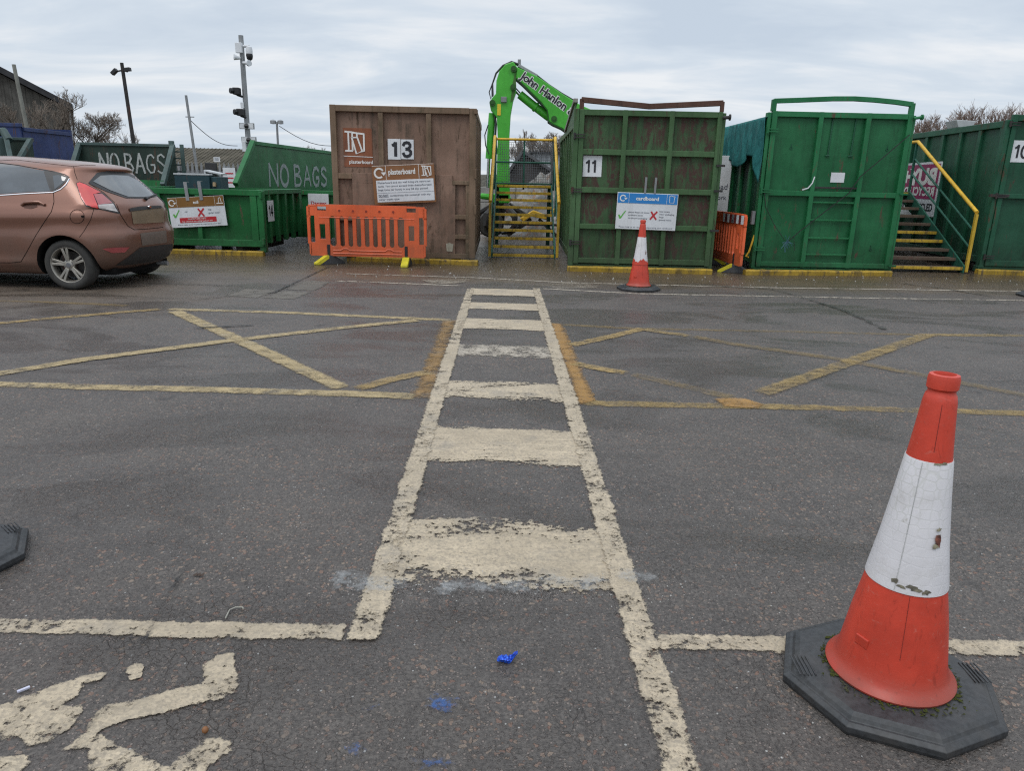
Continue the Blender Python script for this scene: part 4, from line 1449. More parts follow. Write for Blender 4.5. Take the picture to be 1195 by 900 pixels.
# ------------------------------------------------------------------ low skips on the left
def soil_skip():
    x1, y0 = -4.60, 13.42
    wS, hS, L = 2.5, 1.17, 2.35
    t = thing('soil_skip', 'low mid green soil skip with brown and white soil sign, behind the car', 'skip', (x1 - wS, y0, 0), radians(-1.5))
    # front wall with ribs
    b = MB(); b.box(.03, wS - .03, .06, .10, .16, hS - .02); fw = b.build('front_wall', M['skip'], t)
    f = MB()
    f.box(.0, wS, -.01, .12, hS - .10, hS)
    f.box(.0, wS, -.006, .10, .16, .28)
    for x0, x1_ in ((.0, .09), (.58, .66), (1.30, 1.38), (wS - .20, wS - .08)): f.box(x0, x1_, 0, .09, .28, hS - .10)
    f.build('front_rib', M['skip_frame'], fw, .006)
    f = MB(); f.box(wS - .075, wS + .03, .01, .14, .06, hS - .02); f.tube([(wS + .01, -.03, hS - .15), (wS + .01, -.03, hS - .03)], .03, 8); f.tube([(wS + .01, -.03, .2), (wS + .01, -.03, .32)], .03, 8)
    f.build('corner_post', M['skip_frame'], t, .008)
    f = MB()
    for x in (.5, wS - .5): f.box(x - .06, x + .06, .1, L, .02, .16)
    f.build_each('skid', M['dark_steel'], t)
    for s, xx in ((1, 0.0), (-1, wS)):
        xa, xb = sorted((xx + s * .07, xx + s * .09))
        sw = MB().box(xa, xb, .1, L, .30, hS - .02).build('side_wall', M['skip'], t)
        f = MB()
        for k in range(5):
            y = .45 + k * .45
            xa, xb = sorted((xx, xx + s * .075)); f.box(xa, xb, y - .05, y + .05, .20, hS - .08)
        xa, xb = sorted((xx - s * .01, xx + s * .12)); f.box(xa, xb, .125, L, hS - .08, hS + .004)
        f.build('side_rib', M['skip_frame'], sw, .006)
    MB().box(0, wS, L - .05, L - .001, .2, hS).build('back_wall', M['skip'], t)
    MB().box(.1, wS - .1, .1, L - .06, .22, .75).build('soil_load', painted('dark_soil', (.05, .035, .022), .95), t)
    number = MB(); number.box(wS + .002, wS + .008, .30, .62, .60, .98); no = number.build('number_plate', M['white_plate'], t)
    b = MB(); digits(b, '14', .46, .70, .19, 0, .18)
    for k in range(len(b.v)): b.v[k] = (wS + .011, b.v[k][0], b.v[k][2])
    b.build('lettering', M['ink'], no)
    # the sign hung over the front edge on two straps
    sx, sz = W(230.5, 247, y0 - .05).x, W(230.5, 247, y0 - .05).z
    S = sign_root('soil_sign', 'tilted brown and white soil sign hung on the green skip by two grey straps', 'sign', (sx, y0 - .05, sz), 0, radians(-4.0))
    w2, h2 = .51, .265
    MB().box(-w2, w2, -.01, .01, -h2, h2).build('board', M['white_sign'], S, .003)
    MB().box(-w2 + .004, w2 - .004, -.0145, -.0105, .09, h2 - .004).build('header_panel', M['soil_ink'], S)
    b = MB(); recycle_icon(b, -.435, .172, .05, .018, -.017); text_into(b, 'soil', 0, .145, .05, -.017, 'CENTER', .03)
    b.ribbon([(-.345, .255), (-.345, .1)], .004, -.017); b.ribbon([(.345, .255), (.345, .1)], .004, -.017)
    b.ribbon([(.38, .13), (.49, .13)], .016, -.017); b.ribbon([(.41, .14), (.42, .22), (.45, .235), (.465, .15)], .010, -.0172)
    b.build('white_lettering', M['white_ink'], S)
    b = MB(); tick(b, -.45, -.09, .14, -.0135); b.build('tick', M['green_ink'], S)
    b = MB(); cross(b, .015, -.075, .125, -.0135); b.build('cross', M['red_ink'], S)
    MB().box(-.34, .33, -.0135, -.0105, -.185, -.095).build('red_bar', M['red_ink'], S)
    b = MB(); text_into(b, 'MAXIMUM DAILY LIMIT', -.02, -.133, .026, -.016, 'CENTER', .012, width=.34); text_into(b, 'four standard size rubble bags per visit', -.02, -.172, .022, -.016, 'CENTER', .01, width=.56)
    b.build('red_bar_lettering', M['white_ink'], S)
    b = MB(); text_into(b, 'soil', -.23, .0, .026, -.0135, 'LEFT', .01); text_into(b, 'bags', .20, .02, .026, -.0135, 'LEFT', .01); text_into(b, 'garden waste', .20, -.04, .026, -.0135, 'LEFT', .01)
    text_into(b, 'Please help us to recycle by separating your soil', -.0, -.228, .02, -.0135, 'CENTER', .006, width=.78); b.build('black_lettering', M['greytext'], S)
    b = MB()
    for x in (-.135, .115): b.mark(); b.box(x - .03, x + .03, -.022, -.012, .20, .52); b.box(x - .03, x + .03, -.022, .08, .521, .528)
    b.build_each('hanging_strap', M['galv'], S, .001)


soil_skip()


def back_skip(label, x0, x1, yf, yb, zf, zb, pm, fm, text=None, tm=None, th=.33, tx=.3, tz=None, tw=.06, fillet=.12, spill=0.0, adv=.78):
    t = thing('high_backed_skip', label, 'skip', (x0, yf, 0), 0, 'high backed skips in the second row')
    wS = x1 - x0
    d = yb - yf
    MB().box(.02, wS - .02, .03, .07, .15, zf - .02).build('front_wall', pm, t)
    f = MB(); f.box(0, wS, -.02, .09, zf - .09, zf)
    for k in range(4): x = .05 + (wS - .1) * k / 3; f.box(x - .045, x + .045, 0, .06, .12, zf - .09)
    f.build('front_rib', fm, t, .006)
    bw = MB().box(.02, wS - .02, d, d + .05, .15, zb - .02).build('back_wall', pm, t)
    f = MB(); f.box(0, wS, d - .03, d + .08, zb - .06, zb); f.build('top_rail', fm, t, .006)
    for xx in (0, wS - .05):
        g = MB(); g.prism([(0.09, .15), (0.09, zf - .02), (d, zb - .02), (d, .15)], xx + .015, xx + .035, 'x'); so = g.build('side_gusset', pm, t)
        g = MB(); g.bar((xx + .025, -.04, zf - .04), (xx + .025, d + .02, zb - .03), .10, .09); g.build_each('gusset_edge', fm, so, .006)
    MB().box(.05, wS - .05, .1, d - .02, .15, .3).build('floor', M['dark_steel'], t)
    if text:
        b = MB(); spray(b, text, tx, tz, th, tw, adv, y=d - .004)
        b.build_each('spray_lettering', tm, bw)
    return t


# mid green one whose tall left side runs away from the camera
def high_sided_skip():
    x0, x1, yf = -6.02, -3.08, 16.0
    t = thing('high_sided_skip', 'bright green skip with tall slanted side sprayed NO BAGS, left of the brown container', 'skip', (x0, yf, 0))
    wS, zf = x1 - x0, 1.14
    fw = MB().box(.06, wS - .02, .03, .07, .15, zf - .02).build('front_wall', M['skip'], t)
    f = MB(); f.box(.06, wS, -.02, .09, zf - .09, zf)
    for k in range(4): x = .09 + (wS - .14) * k / 3; f.box(x - .045, x + .045, 0, .06, .12, zf - .09)
    f.build('front_rib', M['skip_frame'], fw, .006)
    a = atan2(6.0, .46)
    L = 6.9
    sw = MB().prism([(0, .15), (0, zf + .12), (1.02, 2.15), (L, 2.10), (L, .15)], -.03, .03, 'y').build('tall_side_wall', M['skip'], t)
    sw.rotation_euler = (0, 0, a)
    g = MB(); g.bar((-.02, 0, zf + .09), (1.03, 0, 2.16), .11, .09); g.build('slanted_edge', M['skip_frame'], sw, .006)
    g = MB(); g.box(1.05, L, -.06, .06, 2.09, 2.17); g.build('top_rail', M['skip_frame'], sw, .006)
    b = MB(); spray(b, 'NO BAGS', 1.72, 1.19, .50, .085, 1.36, sx=1.02, y=-.034)
    b.build_each('spray_lettering', M['spray_grey'], sw)
    MB().box(wS - .06, wS, .1, L, .15, zf).build('side_wall', M['skip'], t)
    MB().box(.5, wS, L - .06, L, .15, zf).build('back_wall', M['skip'], t)
    MB().box(.1, wS - .07, .1, L - .07, .15, .3).build('floor', M['dark_steel'], t)


high_sided_skip()
pl_ = W(371, 235, 15.9)
b = MB(); b.box(-.22, .22, -.008, .008, -.16, .16)
S = sign_root('notice_board', 'small white notice with red lettering above the left end of the orange barrier', 'sign', (pl_.x, 15.95, pl_.z))
b.build('board', M['white_sign'], S, .002)
b = MB(); text_into(b, 'Danger', 0, -.07, .07, -.0115, 'CENTER', .02, width=.34); b.build('lettering', M['red_ink'], S)
# dark one
ds = back_skip('dark grey green high backed skip sprayed NO BAGS, above the car tailgate', -9.65, -7.55, 16.0, 16.6, 1.22, W(150, 167, 16.6).z, M['greygreen'], M['greygreen_frame'],
          'NO BAGS', M['spray_white'], .40, .43, W(131, 201, 16.6).z, .04, adv=.60)
b = MB(); b.box(1.98, 2.07, .62, .72, .1, 2.12); b.box(2.2, 2.27, .66, .72, .1, 2.05)
for k in range(8): b.box(2.0, 2.25, .68, .70, .9 + .14 * k, .93 + .14 * k)
b.build('rear_ladder', M['greygreen_frame'], ds, .005)
# small rim lettering, sprayed on the low green skip between
b = MB(); spray(b, 'NO BAGS', 0, 0, .10, .016, .85, y=0)
o = b.build('rim_lettering', M['spray_white'], ds)
rp = W(207, 212.5, 15.96); o.location = (rp.x + 9.65, -.035, rp.z - .02)
lime_strip = MB(); lime_strip.box(.95, 2.10, -.032, -.024, 1.10, 1.28); lime_strip.build('rim_plate', M['skip_frame'], ds)
# far left one
fl = back_skip('dark green high backed skip partly hidden behind the car roof at far left', -14.2, -11.05, 16.4, 17.2, 1.4, 2.14, M['greygreen'], M['greygreen_frame'])
b = MB(); b.tube([(2.45, .55, 2.2), (2.75, .5, 2.25), (2.9, .4, 2.05)], .09, 10); b.bar((2.7, .42, 2.1), (2.72, .4, 1.5), .12); b.bar((2.85, .4, 2.1), (3.15, .0, 1.5), .10)
b.build('lifting_arm', M['greygreen_frame'], fl, .01)

# blue container
bl = thing('blue_container', 'navy blue open container behind the dark skips at far left', 'container', (-22.3, 21.6, 0), 0)
wB = 8.15; hB = 2.72
b = MB(); b.box(.05, wB - 2.45, .06, .10, .2, hB - .02); b.box(wB - 2.45, wB - .02, .03, .08, .2, hB - .05); bfw = b.build('front_wall', M['blue'], bl)
f = MB(); f.box(0, wB, 0, .12, hB - .10, hB)
for k in range(7): x = .1 + k * .93; f.box(x - .05, x + .05, .0, .09, .2, hB - .1)
for z in (2.2, 1.75): f.box(.05, wB - 2.45, .01, .09, z - .04, z + .04)
for z in (1.45, 1.62): f.box(wB - 2.45, wB, .006, .075, z - .03, z + .03)
f.build('front_rib', M['blue_frame'], bfw, .008)
MB().box(0, .08, .1, 2.4, .2, hB).build('side_wall', M['blue'], bl); bsw = MB().box(wB - .08, wB, .1, 2.4, .2, hB - .1).build('side_wall', M['blue'], bl)
f = MB()
for z in (2.56, 1.62, 1.38): f.box(wB + .001, wB + .05, .12, 2.4, z - .05, z + .05)
for y in (.16, 1.2, 2.3): f.box(wB + .001, wB + .045, y - .05, y + .05, .2, 1.33)
f.build('side_rib', M['blue_frame'], bsw, .008)
MB().box(0, wB, 2.4, 2.48, .2, hB - .02).build('back_wall', M['blue'], bl); MB().box(.1, wB - .1, .1, 2.4, .05, .19).build('floor', M['dark_steel'], bl)

# teal cabinet
tp = W(242, 206, 15.6)
tc = thing('equipment_cabinet', 'teal hydraulic cabinet with white lid standing behind the soil skip', 'cabinet', (tp.x, 15.2, 0))
MB().box(-.42, .28, -.2, .35, .9, 1.40).build('body', M['teal_box'], tc, .01); MB().box(.285, .47, -.14, .3, .9, 1.38).build('end_box', M['teal_box'], tc, .01)
b = MB(); b.box(-.43, .29, -.21, .36, 1.405, 1.435); b.build('lid', M['pale_building'], tc, .005)
b = MB(); b.bar((.12, .1, 1.50), (.47, .1, 1.43), .3, .03); b.box(.10, .14, .0, .2, 1.436, 1.49); b.build('sloping_lid', M['pale_building'], tc, .004)
b = MB(); b.box(-.02, .22, .36, .42, 1.30, 1.66); b.build('screen', M['black'], tc, .01)
b = MB()
for x in (-.38, .42): b.box(x - .03, x + .03, -.15, .3, 0, .9)
b.build_each('leg', M['dark_steel'], tc)
b = MB(); b.tube([(.36, -.15, 1.27), (.36, -.165, 1.19)], .035, 8); b.build('tan_valve', plain('tan_valve', (.33, .24, .13), .5), tc, 0, True)


# ------------------------------------------------------------------ orange barriers
def make_barrier(label, loc, rz):
    t = thing('pedestrian_barrier', label, 'barrier', loc, rz, 'orange plastic barriers')
    Wd = 2.0
    # cells cut from the panel with a 2D boolean built as bands of boxes: panel spans z .14-.98
    z0, z1 = .14, .985
    th = .022
    b = MB()
    # top band with holes left open
    bars = []
    def rect(xa, xb, za, zb, d=th, y=0.0): b.box(xa, xb, y - d, y + d, za, zb)
    rect(.03, Wd - .03, .80, z1 - .10)                 # under hand holes
    rect(.03, .175, z1 - .10, z1 - .01); rect(.33, Wd - .33, z1 - .10, z1); rect(Wd - .175, Wd - .03, z1 - .10, z1 - .012)
    rect(.174, .331, z1 - .035, z1 - .003); rect(Wd - .331, Wd - .174, z1 - .035, z1 - .003)
    rect(.04, Wd - .04, z0, .30)                       # bottom band
    rect(.0, .045, .34, .80); rect(Wd - .045, Wd, .34, .80)
    rect(.02, .06, z0 + .02, .345); rect(Wd - .06, Wd - .02, z0 + .02, .345)
    rect(.0, .06, .77, z1 - .04); rect(Wd - .06, Wd, .77, z1 - .04)
    # uprights
    us = [(.125, .215), (.300, .375)]
    n = 9
    a0, a1 = .375, Wd - .375
    xs = []
    cell = (a1 - a0) / n
    rect(.125, .205, .30, .80); rect(.300, .372, .30, .80)
    rect(Wd - .205, Wd - .125, .30, .80); rect(Wd - .372, Wd - .300, .30, .80)
    rect(.204, .301, .30, .42); rect(.204, .301, .665, .80); rect(Wd - .301, Wd - .204, .30, .42); rect(Wd - .301, Wd - .204, .665, .80)
    rect(.044, .126, .30, .36); rect(Wd - .126, Wd - .044, .30, .36)
    for k in range(1, n):
        x = a0 + cell * k
        ww = .030
        rect(x - ww, x + ww, .299, .801, th * .9)
    # rounded ends of the slots
    for k in range(n):
        xa, xb = a0 + cell * k + (.03 if k else -.003), a0 + cell * (k + 1) - (.03 if k < n - 1 else -.003)
        for zc, sg in ((.30, 1), (.80, -1)):
            rr_ = (xb - xa) / 2
            for side in (0, 1):
                cx = xa if side == 0 else xb
                dx = 1 if side == 0 else -1
                poly = [(cx, zc)] + [(cx + dx * (rr_ - rr_ * cos(q)), zc + sg * (rr_ - rr_ * sin(q))) for q in [i * pi / 12 for i in range(0, 7)]]
                b.prism(poly, -th * .92, th * .92, 'y')
    o = b.build('panel', M['orange'], t, .009, seg=2)
    # raised mouldings: a lower wavy rib, top bead, bosses
    r = MB()
    r.tube([(.42, -th, .235), (.55, -th, .235), (.60, -th, .265), (.66, -th, .265), (.70, -th, .235), (1.3, -th, .235), (1.34, -th, .265), (1.40, -th, .265), (1.45, -th, .235), (1.58, -th, .235)], .012, 6)
    r.tube([(.42, -th, .185), (1.58, -th, .185)], .012, 6); r.tube([(.20, -th, .775), (1.80, -th, .775)], .007, 6)
    r.tube([(.06, -th, .965), (.17, -th, .972)], .010, 6)
    for x in (.55, .78, 1.0, 1.22, 1.45): r.tube([(x, -th - .003, .885), (x, -th + .006, .885)], .033, 16)
    r.build('moulding', M['orange'], o, 0, True)
    d = MB()
    for x in (.55, .78, 1.0, 1.22, 1.45): d.tube([(x, -th - .0045, .885), (x, -th + .002, .885)], .021, 16)
    d.build('recess', plain('deep_orange', (.25, .03, .012), .6), o)
    for x in (.345, Wd - .345):
        f = MB(); f.box(x - .024, x + .024, -.036, .036, .10, .33); ft = f.build('stem', M['black'], t, .004)
        f = MB()
        prof = [(-.26, 0), (-.26, .03), (-.07, .145), (.0, .150), (.07, .145), (.26, .03), (.26, 0)]
        f.prism(prof, -.055, .055, 'x'); fo = f.build('foot', M['foot_rubber'], t, .006); fo.location = (x, 0, 0); fo.rotation_euler = (0, 0, radians(-48) if x < 1 else 0)
        f = MB(); f.prism([(-.262, .002), (-.262, .032), (-.07, .1485), (-.03, .1515), (-.03, .1), (-.2, .002)], -.057, .057, 'x')
        f.build('yellow_end', painted('yellow_foot_end', (.55, .48, .02), .5, (.1, .08, .03), .6, .0), fo, .004)
    return t


bp = G(383, 309); bq = G(476, 311.5)
ang = atan2(bq.y - bp.y, bq.x - bp.x)
br0 = make_barrier('orange plastic barrier on black and yellow feet across the front of the brown container', (bp.x - .345, bp.y + .12, 0), radians(-1.5))
b2 = dup(br0, (3.74, 12.0, 0), radians(92), 'orange barrier seen end on in the gap between the two tall green containers')
for ch in b2.children:
    if ch.name.startswith('foot') and ch.location.x < 1: ch.rotation_euler = (0, 0, radians(155))
b = MB()
for k in range(5):
    b.cur = k % 2
    b.box(.52 + k * .12, .52 + (k + 1) * .12 - .001, .024, .0295, .82, .96)
o = b.build('striped_reflector', [M['white_sign'], plain('maroon_reflector', (.16, .02, .02), .4)], b2)
o['label'] = 'white and maroon striped reflector'
o2 = o.copy(); COL.objects.link(o2); o2.parent = b2; o2.scale = (1, 1, 1); o2.location = (-.48, 0, 0)


# ------------------------------------------------------------------ stairs
def steps(label, loc, rz, wid, n, run, rise, z0, nose, tread, rail_left=True, rail_right=True, platform=1.2, side='stair_green', mesh=True, twobar=False):
    t = thing('access_stairs', label, 'stairs', loc, rz)
    for k in range(n):
        z = z0 + rise * k
        y = run * k
        tr = MB().box(.03, wid - .03, y + .02, y + run * .92, z - .035, z).build('tread', M[tread], t, .003)
        MB().box(.03, wid - .03, y - .012, y + .0195, z - .050, z + .003).build('nosing', M[nose], tr, .003)
    zt = z0 + rise * (n - 1)
    yt = run * (n - 1)
    f = MB()
    for x in (0, wid - .03):
        f.prism([(-.03, .0), (.12, .0), (yt + .3, zt - .14), (yt + .3, zt + .02), (yt - .05, zt + .02), (-.03, z0 + .03)], x, x + .028, 'x')
    f.build_each('stringer', M[side], t, .003)
    if platform:
        MB().box(0, wid, yt + run * .93, yt + platform, zt - .06, zt - .001).build('platform', M[tread], t, .004)
        f = MB()
        for x in (.03, wid - .03):
            for y in (yt + .35, yt + platform - .05): f.bar((x, y, 0), (x, y, zt - .06), .06)
        f.build_each('leg', M[side], t, .004)
    for on, x in ((rail_left, -.03), (rail_right, wid + .03)):
        if not on: continue
        hr = MB()
        hr.tube([(x, -.02, z0 + .97), (x, yt + .05, zt + 1.0), (x, yt + platform if platform else yt + .06, zt + 1.0)], .033, 12)
        ho = hr.build('handrail', M['yellow_rail'], t, 0, True)
        po = MB(); po.bar((x, -.02, 0.02), (x, -.02, z0 + .94), .05); po.build('rail_post', M['yellow_dark'], t, .004)
        lo = MB()
        for hgt in ((.35, .66) if twobar else (.5,)):
            lo.tube([(x, .0, z0 + hgt), (x, yt + .05, zt + hgt)], .020, 8)
        lo.bar((x, yt * .55, zt * .55), (x, yt * .55, zt * .55 + 1.0), .04)
        lo.bar((x, yt + .08, zt - .1), (x, yt + .08, zt + .98), .04)
        lo.build('side_rail', M[side], t, 0, True)
    return t, yt, zt


sx0 = -.46
s1, yt, zt = steps('open tread metal stairs with yellow nosings and handrails between the brown and rusty containers', (sx0, 14.05, 0), radians(0), 1.24, 10, .255, .142, .07, 'yellow_dark', 'tread', platform=1.0)
# mesh guard at the back and right of the platform
g = MB()
yb = yt + .98
for k in range(25): x = .02 + 1.2 * k / 24; g.bar((x, yb, zt + .05), (x, yb, zt + .92), .009)
for k in range(17): z = zt + .08 + .86 * k / 16; g.bar((.02, yb + .005, z), (1.22, yb + .005, z), .008)
for k in range(17): y = yt + .15 + .8 * k / 16; g.bar((1.24, y, zt + .05), (1.24, y, zt + .92), .008)
for k in range(12): z = zt + .08 + .84 * k / 11; g.bar((1.245, yt + .1, z), (1.245, yb, z), .006)
g.build('guard_mesh', M['mesh_metal'], s1)['kind'] = 'stuff'
g = MB(); g.tube([(-.03, yb, zt + 1.0), (1.27, yb, zt + 1.0)], .028, 10); g.build('back_rail', M['yellow_rail'], s1, 0, True)
g = MB()
for z in (.03, .50): g.tube([(-.03, yb, zt + z), (1.27, yb, zt + z)], .022, 8)
for x in (-.03, .62, 1.27): g.bar((x, yb + .01, zt - .1), (x, yb + .01, zt + .98), .04)
g.build('back_rail_post', M['stair_green'], s1)

s2, yt2, zt2 = steps('brown tread stairs with one yellow handrail between the tall green container and number 10', (6.62, 13.15, 0), radians(0), 1.50, 10, .255, .142, .10, 'tread_wood', 'tread_wood', False, True, .8, 'stair_green', twobar=True)
for ch in list(s2.children):
    if ch.name.startswith('tread'):
        for g_ in ch.children:
            g_.data.materials.clear(); g_.data.materials.append(M['yellow_dark'] if R.random() < .4 else M['tread_wood'])


# ------------------------------------------------------------------ material handler (lime green)
def handler():
    t = thing('material_handler', 'lime green excavator arm with white outlined lettering rising behind the stairs', 'excavator', (0, 0, 0))
    Yh = 19.6
    def P(px, py): q = W(px, py, Yh); return (q.x, q.z)
    # stick, from photo outline
    stick = [P(*q) for q in ((599, 73), (604, 80), (601.5, 98), (602.5, 108), (599, 118), (596, 135), (594.5, 160), (595, 235), (579, 235), (581, 160), (580, 138), (573, 129), (571.5, 121), (574.5, 115), (579, 110), (579.5, 95), (583, 84), (590, 76))]
    b = MB(); b.prism(stick, Yh - .20, Yh + .20, 'y'); so = b.build('stick', M['lime'], t, .02)
    b = MB(); b.prism([P(*q) for q in ((601.5, 84), (602.5, 102), (598.5, 118), (595.8, 120), (598, 100))], Yh - .215, Yh - .2005, 'y'); b.build('stick_painted_shade', painted('shaded_lime', (.06, .14, .03), .6), so)  # darker lime sheet: shade painted on the stick beside the boom joint
    b = MB(); b.box(*sorted((P(585, 100)[0], P(591.7, 100)[0])), Yh - .25, Yh - .2005, *sorted((P(0, 107)[1], P(0, 100.5)[1]))); b.build('grey_box', M['galv'], so, .008)
    b = MB(); b.box(*sorted((P(580.8, 110)[0], P(585, 110)[0])), Yh - .215, Yh - .2008, *sorted((P(0, 122)[1], P(0, 109)[1]))); b.build('warning_label', plain('yellow_label', (.7, .55, .03), .5), so)
    # boom: continues down behind the rusty container to the turntable
    up = [(603, 79.5), (612, 83.5), (627, 90.5), (640, 99.5), (655, 110), (676, 123)]
    lo = [(602.5, 92.5), (610, 99), (619, 108), (631, 120), (638, 129), (639.3, 136), (639.8, 142), (645, 145.5), (655, 150), (662, 155)]
    upw = [P(*q) for q in up]; low = [P(*q) for q in lo]
    root_u, root_l = (4.6, 1.75), (3.9, 1.35)
    bend = (2.55, 2.95)
    outline = upw + [bend, root_u, root_l] + low[::-1]
    b = MB(); b.prism(outline, Yh - .24, Yh + .24, 'y'); bo = b.build('boom', M['lime'], t, .02)
    # dark underside edge
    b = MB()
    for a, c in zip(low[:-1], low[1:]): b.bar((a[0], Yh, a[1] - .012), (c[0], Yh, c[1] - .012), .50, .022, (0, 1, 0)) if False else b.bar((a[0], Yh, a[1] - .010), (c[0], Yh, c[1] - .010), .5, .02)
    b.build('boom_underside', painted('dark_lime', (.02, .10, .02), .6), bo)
    # lettering
    pa, pb2 = P(607.5, 92.5), P(655.5, 128.3); ang = atan2(pb2[1] - pa[1], pb2[0] - pa[0])
    for mat, bold, yy, nm in (('white_ink', .085, .2425, 'lettering_outline'), ('ink', .022, .2455, 'lettering')):
        b = MB(); text_into(b, 'John Hanlon & Co', 0, 0, .185, 0, 'LEFT', bold, width=2.02)
        o0 = P(607.0, 92.3)
        for k in range(len(b.v)):
            x, _, z = b.v[k]
            b.v[k] = (o0[0] + x * cos(ang) - z * sin(ang), Yh - yy, o0[1] + x * sin(ang) + z * cos(ang))
        b.build(nm, M[mat], bo)
    # pins
    b = MB()
    for q in ((599.5, 82), (599, 103), (646, 139.5), (575, 121)):
        x, z = P(*q); b.mark(); b.tube([(x, Yh - .27, z), (x, Yh + .27, z)], .075, 14); b.tube([(x, Yh - .285, z), (x, Yh + .285, z)], .04, 10)
    b.build_each('pin', painted('oily_pin', (.03, .12, .02), .5), t, 0, True)
    # ram between stick and boom
    b = MB(); a = P(601, 104); c = P(606.5, 110); e = P(641, 137)
    b.tube([(c[0], Yh, c[1]), (P(620, 121)[0], Yh, P(620, 121)[1]), (e[0], Yh, e[1])], .105, 14); b.tube([(P(624, 124)[0], Yh, P(624, 124)[1]), (P(626, 125.6)[0], Yh, P(626, 125.6)[1])], .125, 14)
    ra = b.build('ram', M['lime'], t, 0, True)
    b = MB(); b.tube([(a[0], Yh, a[1]), (c[0], Yh, c[1])], .05, 10); b.build('ram_rod', M['chrome'], ra, 0, True)
    # grab ram left of the stick
    b = MB(); a = P(574.5, 132); c = P(570.5, 185); e = P(569.5, 205)
    b.tube([(a[0], Yh, a[1]), (c[0], Yh, c[1])], .09, 12); ra = b.build('ram', M['lime'], t, 0, True)
    b = MB(); b.tube([(c[0], Yh, c[1]), (e[0], Yh, e[1] - .3)], .045, 10); b.build('ram_rod', M['chrome'], ra, 0, True)
    # hoses over the knuckle and along the boom
    b = MB()
    for k in range(4):
        y = Yh - .12 + .08 * k
        b.tube([(P(*q)[0], y, P(*q)[1]) for q in ((575.5 - k * .4, 112), (575 - k * .3, 98), (579, 86 - k * .5), (587, 77 - k * .4), (597, 72.5 - k * .3), (604, 75), (608, 79))], .022, 6)
        b.tube([(P(*q)[0], y, P(*q)[1]) for q in ((606, 76 + k * .3), (626, 88 + k * .3), (640, 99), (655, 109 + k * .2), (674, 120))], .018, 6)
    b.tube([(P(*q)[0], Yh - .1, P(*q)[1]) for q in ((577.5, 133), (579, 145), (578, 160), (580, 180))], .03, 6)
    b.tube([(P(*q)[0], Yh - .15, P(*q)[1]) for q in ((570, 146), (566, 158), (567, 170), (571, 180))], .016, 6)
    b.tube([(P(*q)[0], Yh - .1, P(*q)[1]) for q in ((574, 100), (571, 108), (573, 116), (575, 110))], .016, 6)
    b.build('hose', M['black_rubber'], t, 0, True)
    b = MB(); p0, p1 = P(605, 77), P(627, 89.5); b.bar((p0[0], Yh, p0[1]), (p1[0], Yh, p1[1]), .34, .07); b.box(p0[0] - .02, p0[0] + .06, Yh - .1, Yh + .1, p0[1] - .05, p0[1] + .15)
    b.build('hose_guard', M['galv'], bo, .01)
    # orange-peel grab on the stick end
    gx_, gz = P(585, 236)
    b = MB(); b.box(gx_ - .30, gx_ + .22, Yh - .2, Yh + .2, gz - .02, gz + .22); b.tube([(gx_ - .55, Yh, gz + .15), (gx_ + .25, Yh, gz + .08)], .08, 10); gb = b.build('grab_head', M['lime'], t, .03)
    b = MB()
    for k in range(5):
        a = k * 2 * pi / 5 + .3
        b.tube([(gx_ + cos(a) * q, Yh + sin(a) * q, z) for q, z in ((.2, gz - .1), (.62, gz - .32), (.66, gz - .55), (.35, gz - .75), (.06, gz - .80))], .11, 8, .03)
    b.build('grab_tine', M['dark_steel'], gb, 0, True)
    # base machine behind the rusty container
    b = MB(); b.box(3.5, 6.6, Yh - .3, Yh + 2.2, 1.1, 2.3); b.build('engine_house', M['lime'], t, .08)
    b = MB(); b.box(3.2, 4.7, Yh + .9, Yh + 2.2, 1.15, 2.75); cb_ = b.build('cab', M['lime'], t, .08)
    b = MB(); b.box(3.18, 3.21, Yh + 1.0, Yh + 2.1, 1.6, 2.6); b.box(3.35, 4.55, Yh + .88, Yh + .905, 1.6, 2.6); b.build('window', M['glass'], cb_)
    b = MB(); b.lathe([(.9, .75), (.9, 1.1)], 24, (5.0, Yh + .9, 0)); b.build('turntable', M['dark_steel'], t)
    for yy in (Yh - .5, Yh + 1.9):
        b = MB(); prof = [(3.2 + .4 * (1 - cos(q)), .4 - .38 * sin(q) * -1 - .0) for q in []]
        pr = [(3.6 + .4 * cos(q), .42 + .4 * sin(q)) for q in [pi / 2 + i * pi / 8 for i in range(9)]] + [(6.6 + .4 * cos(q), .42 + .4 * sin(q)) for q in [-pi / 2 + i * pi / 8 for i in range(9)]]
        b.prism(pr, yy, yy + .55, 'y'); b.build('track', M['dark_steel'], t, .01)


handler()

# heap of scrap behind the stairs, seen through the treads
def heap(label, cx, cy, rx, ry, h, mat, seed, name='scrap_heap'):
    n = 26
    vs, fs = [], []
    rr = random.Random(seed)
    for i in range(n + 1):
        for j in range(n + 1):
            x, y = -1 + 2 * i / n, -1 + 2 * j / n
            q = max(0, 1 - hypot(x, y))
            z = h * (q ** .8) * (1 + .5 * noise.noise((x * 4 + seed, y * 4, 0))) + (.12 * rr.uniform(-.5, 1) if q > .03 else 0)
            vs.append((cx + x * rx, cy + y * ry, max(z, -.02 if q <= 0 else .0)))
    for i in range(n):
        for j in range(n):
            a = i * (n + 1) + j
            fs.append((a, a + n + 1, a + n + 2, a + 1))
    o = raw(name, vs, fs, mat)
    tag(o, label, 'heap', kind='stuff' if name == 'rubble' else None)
    return o


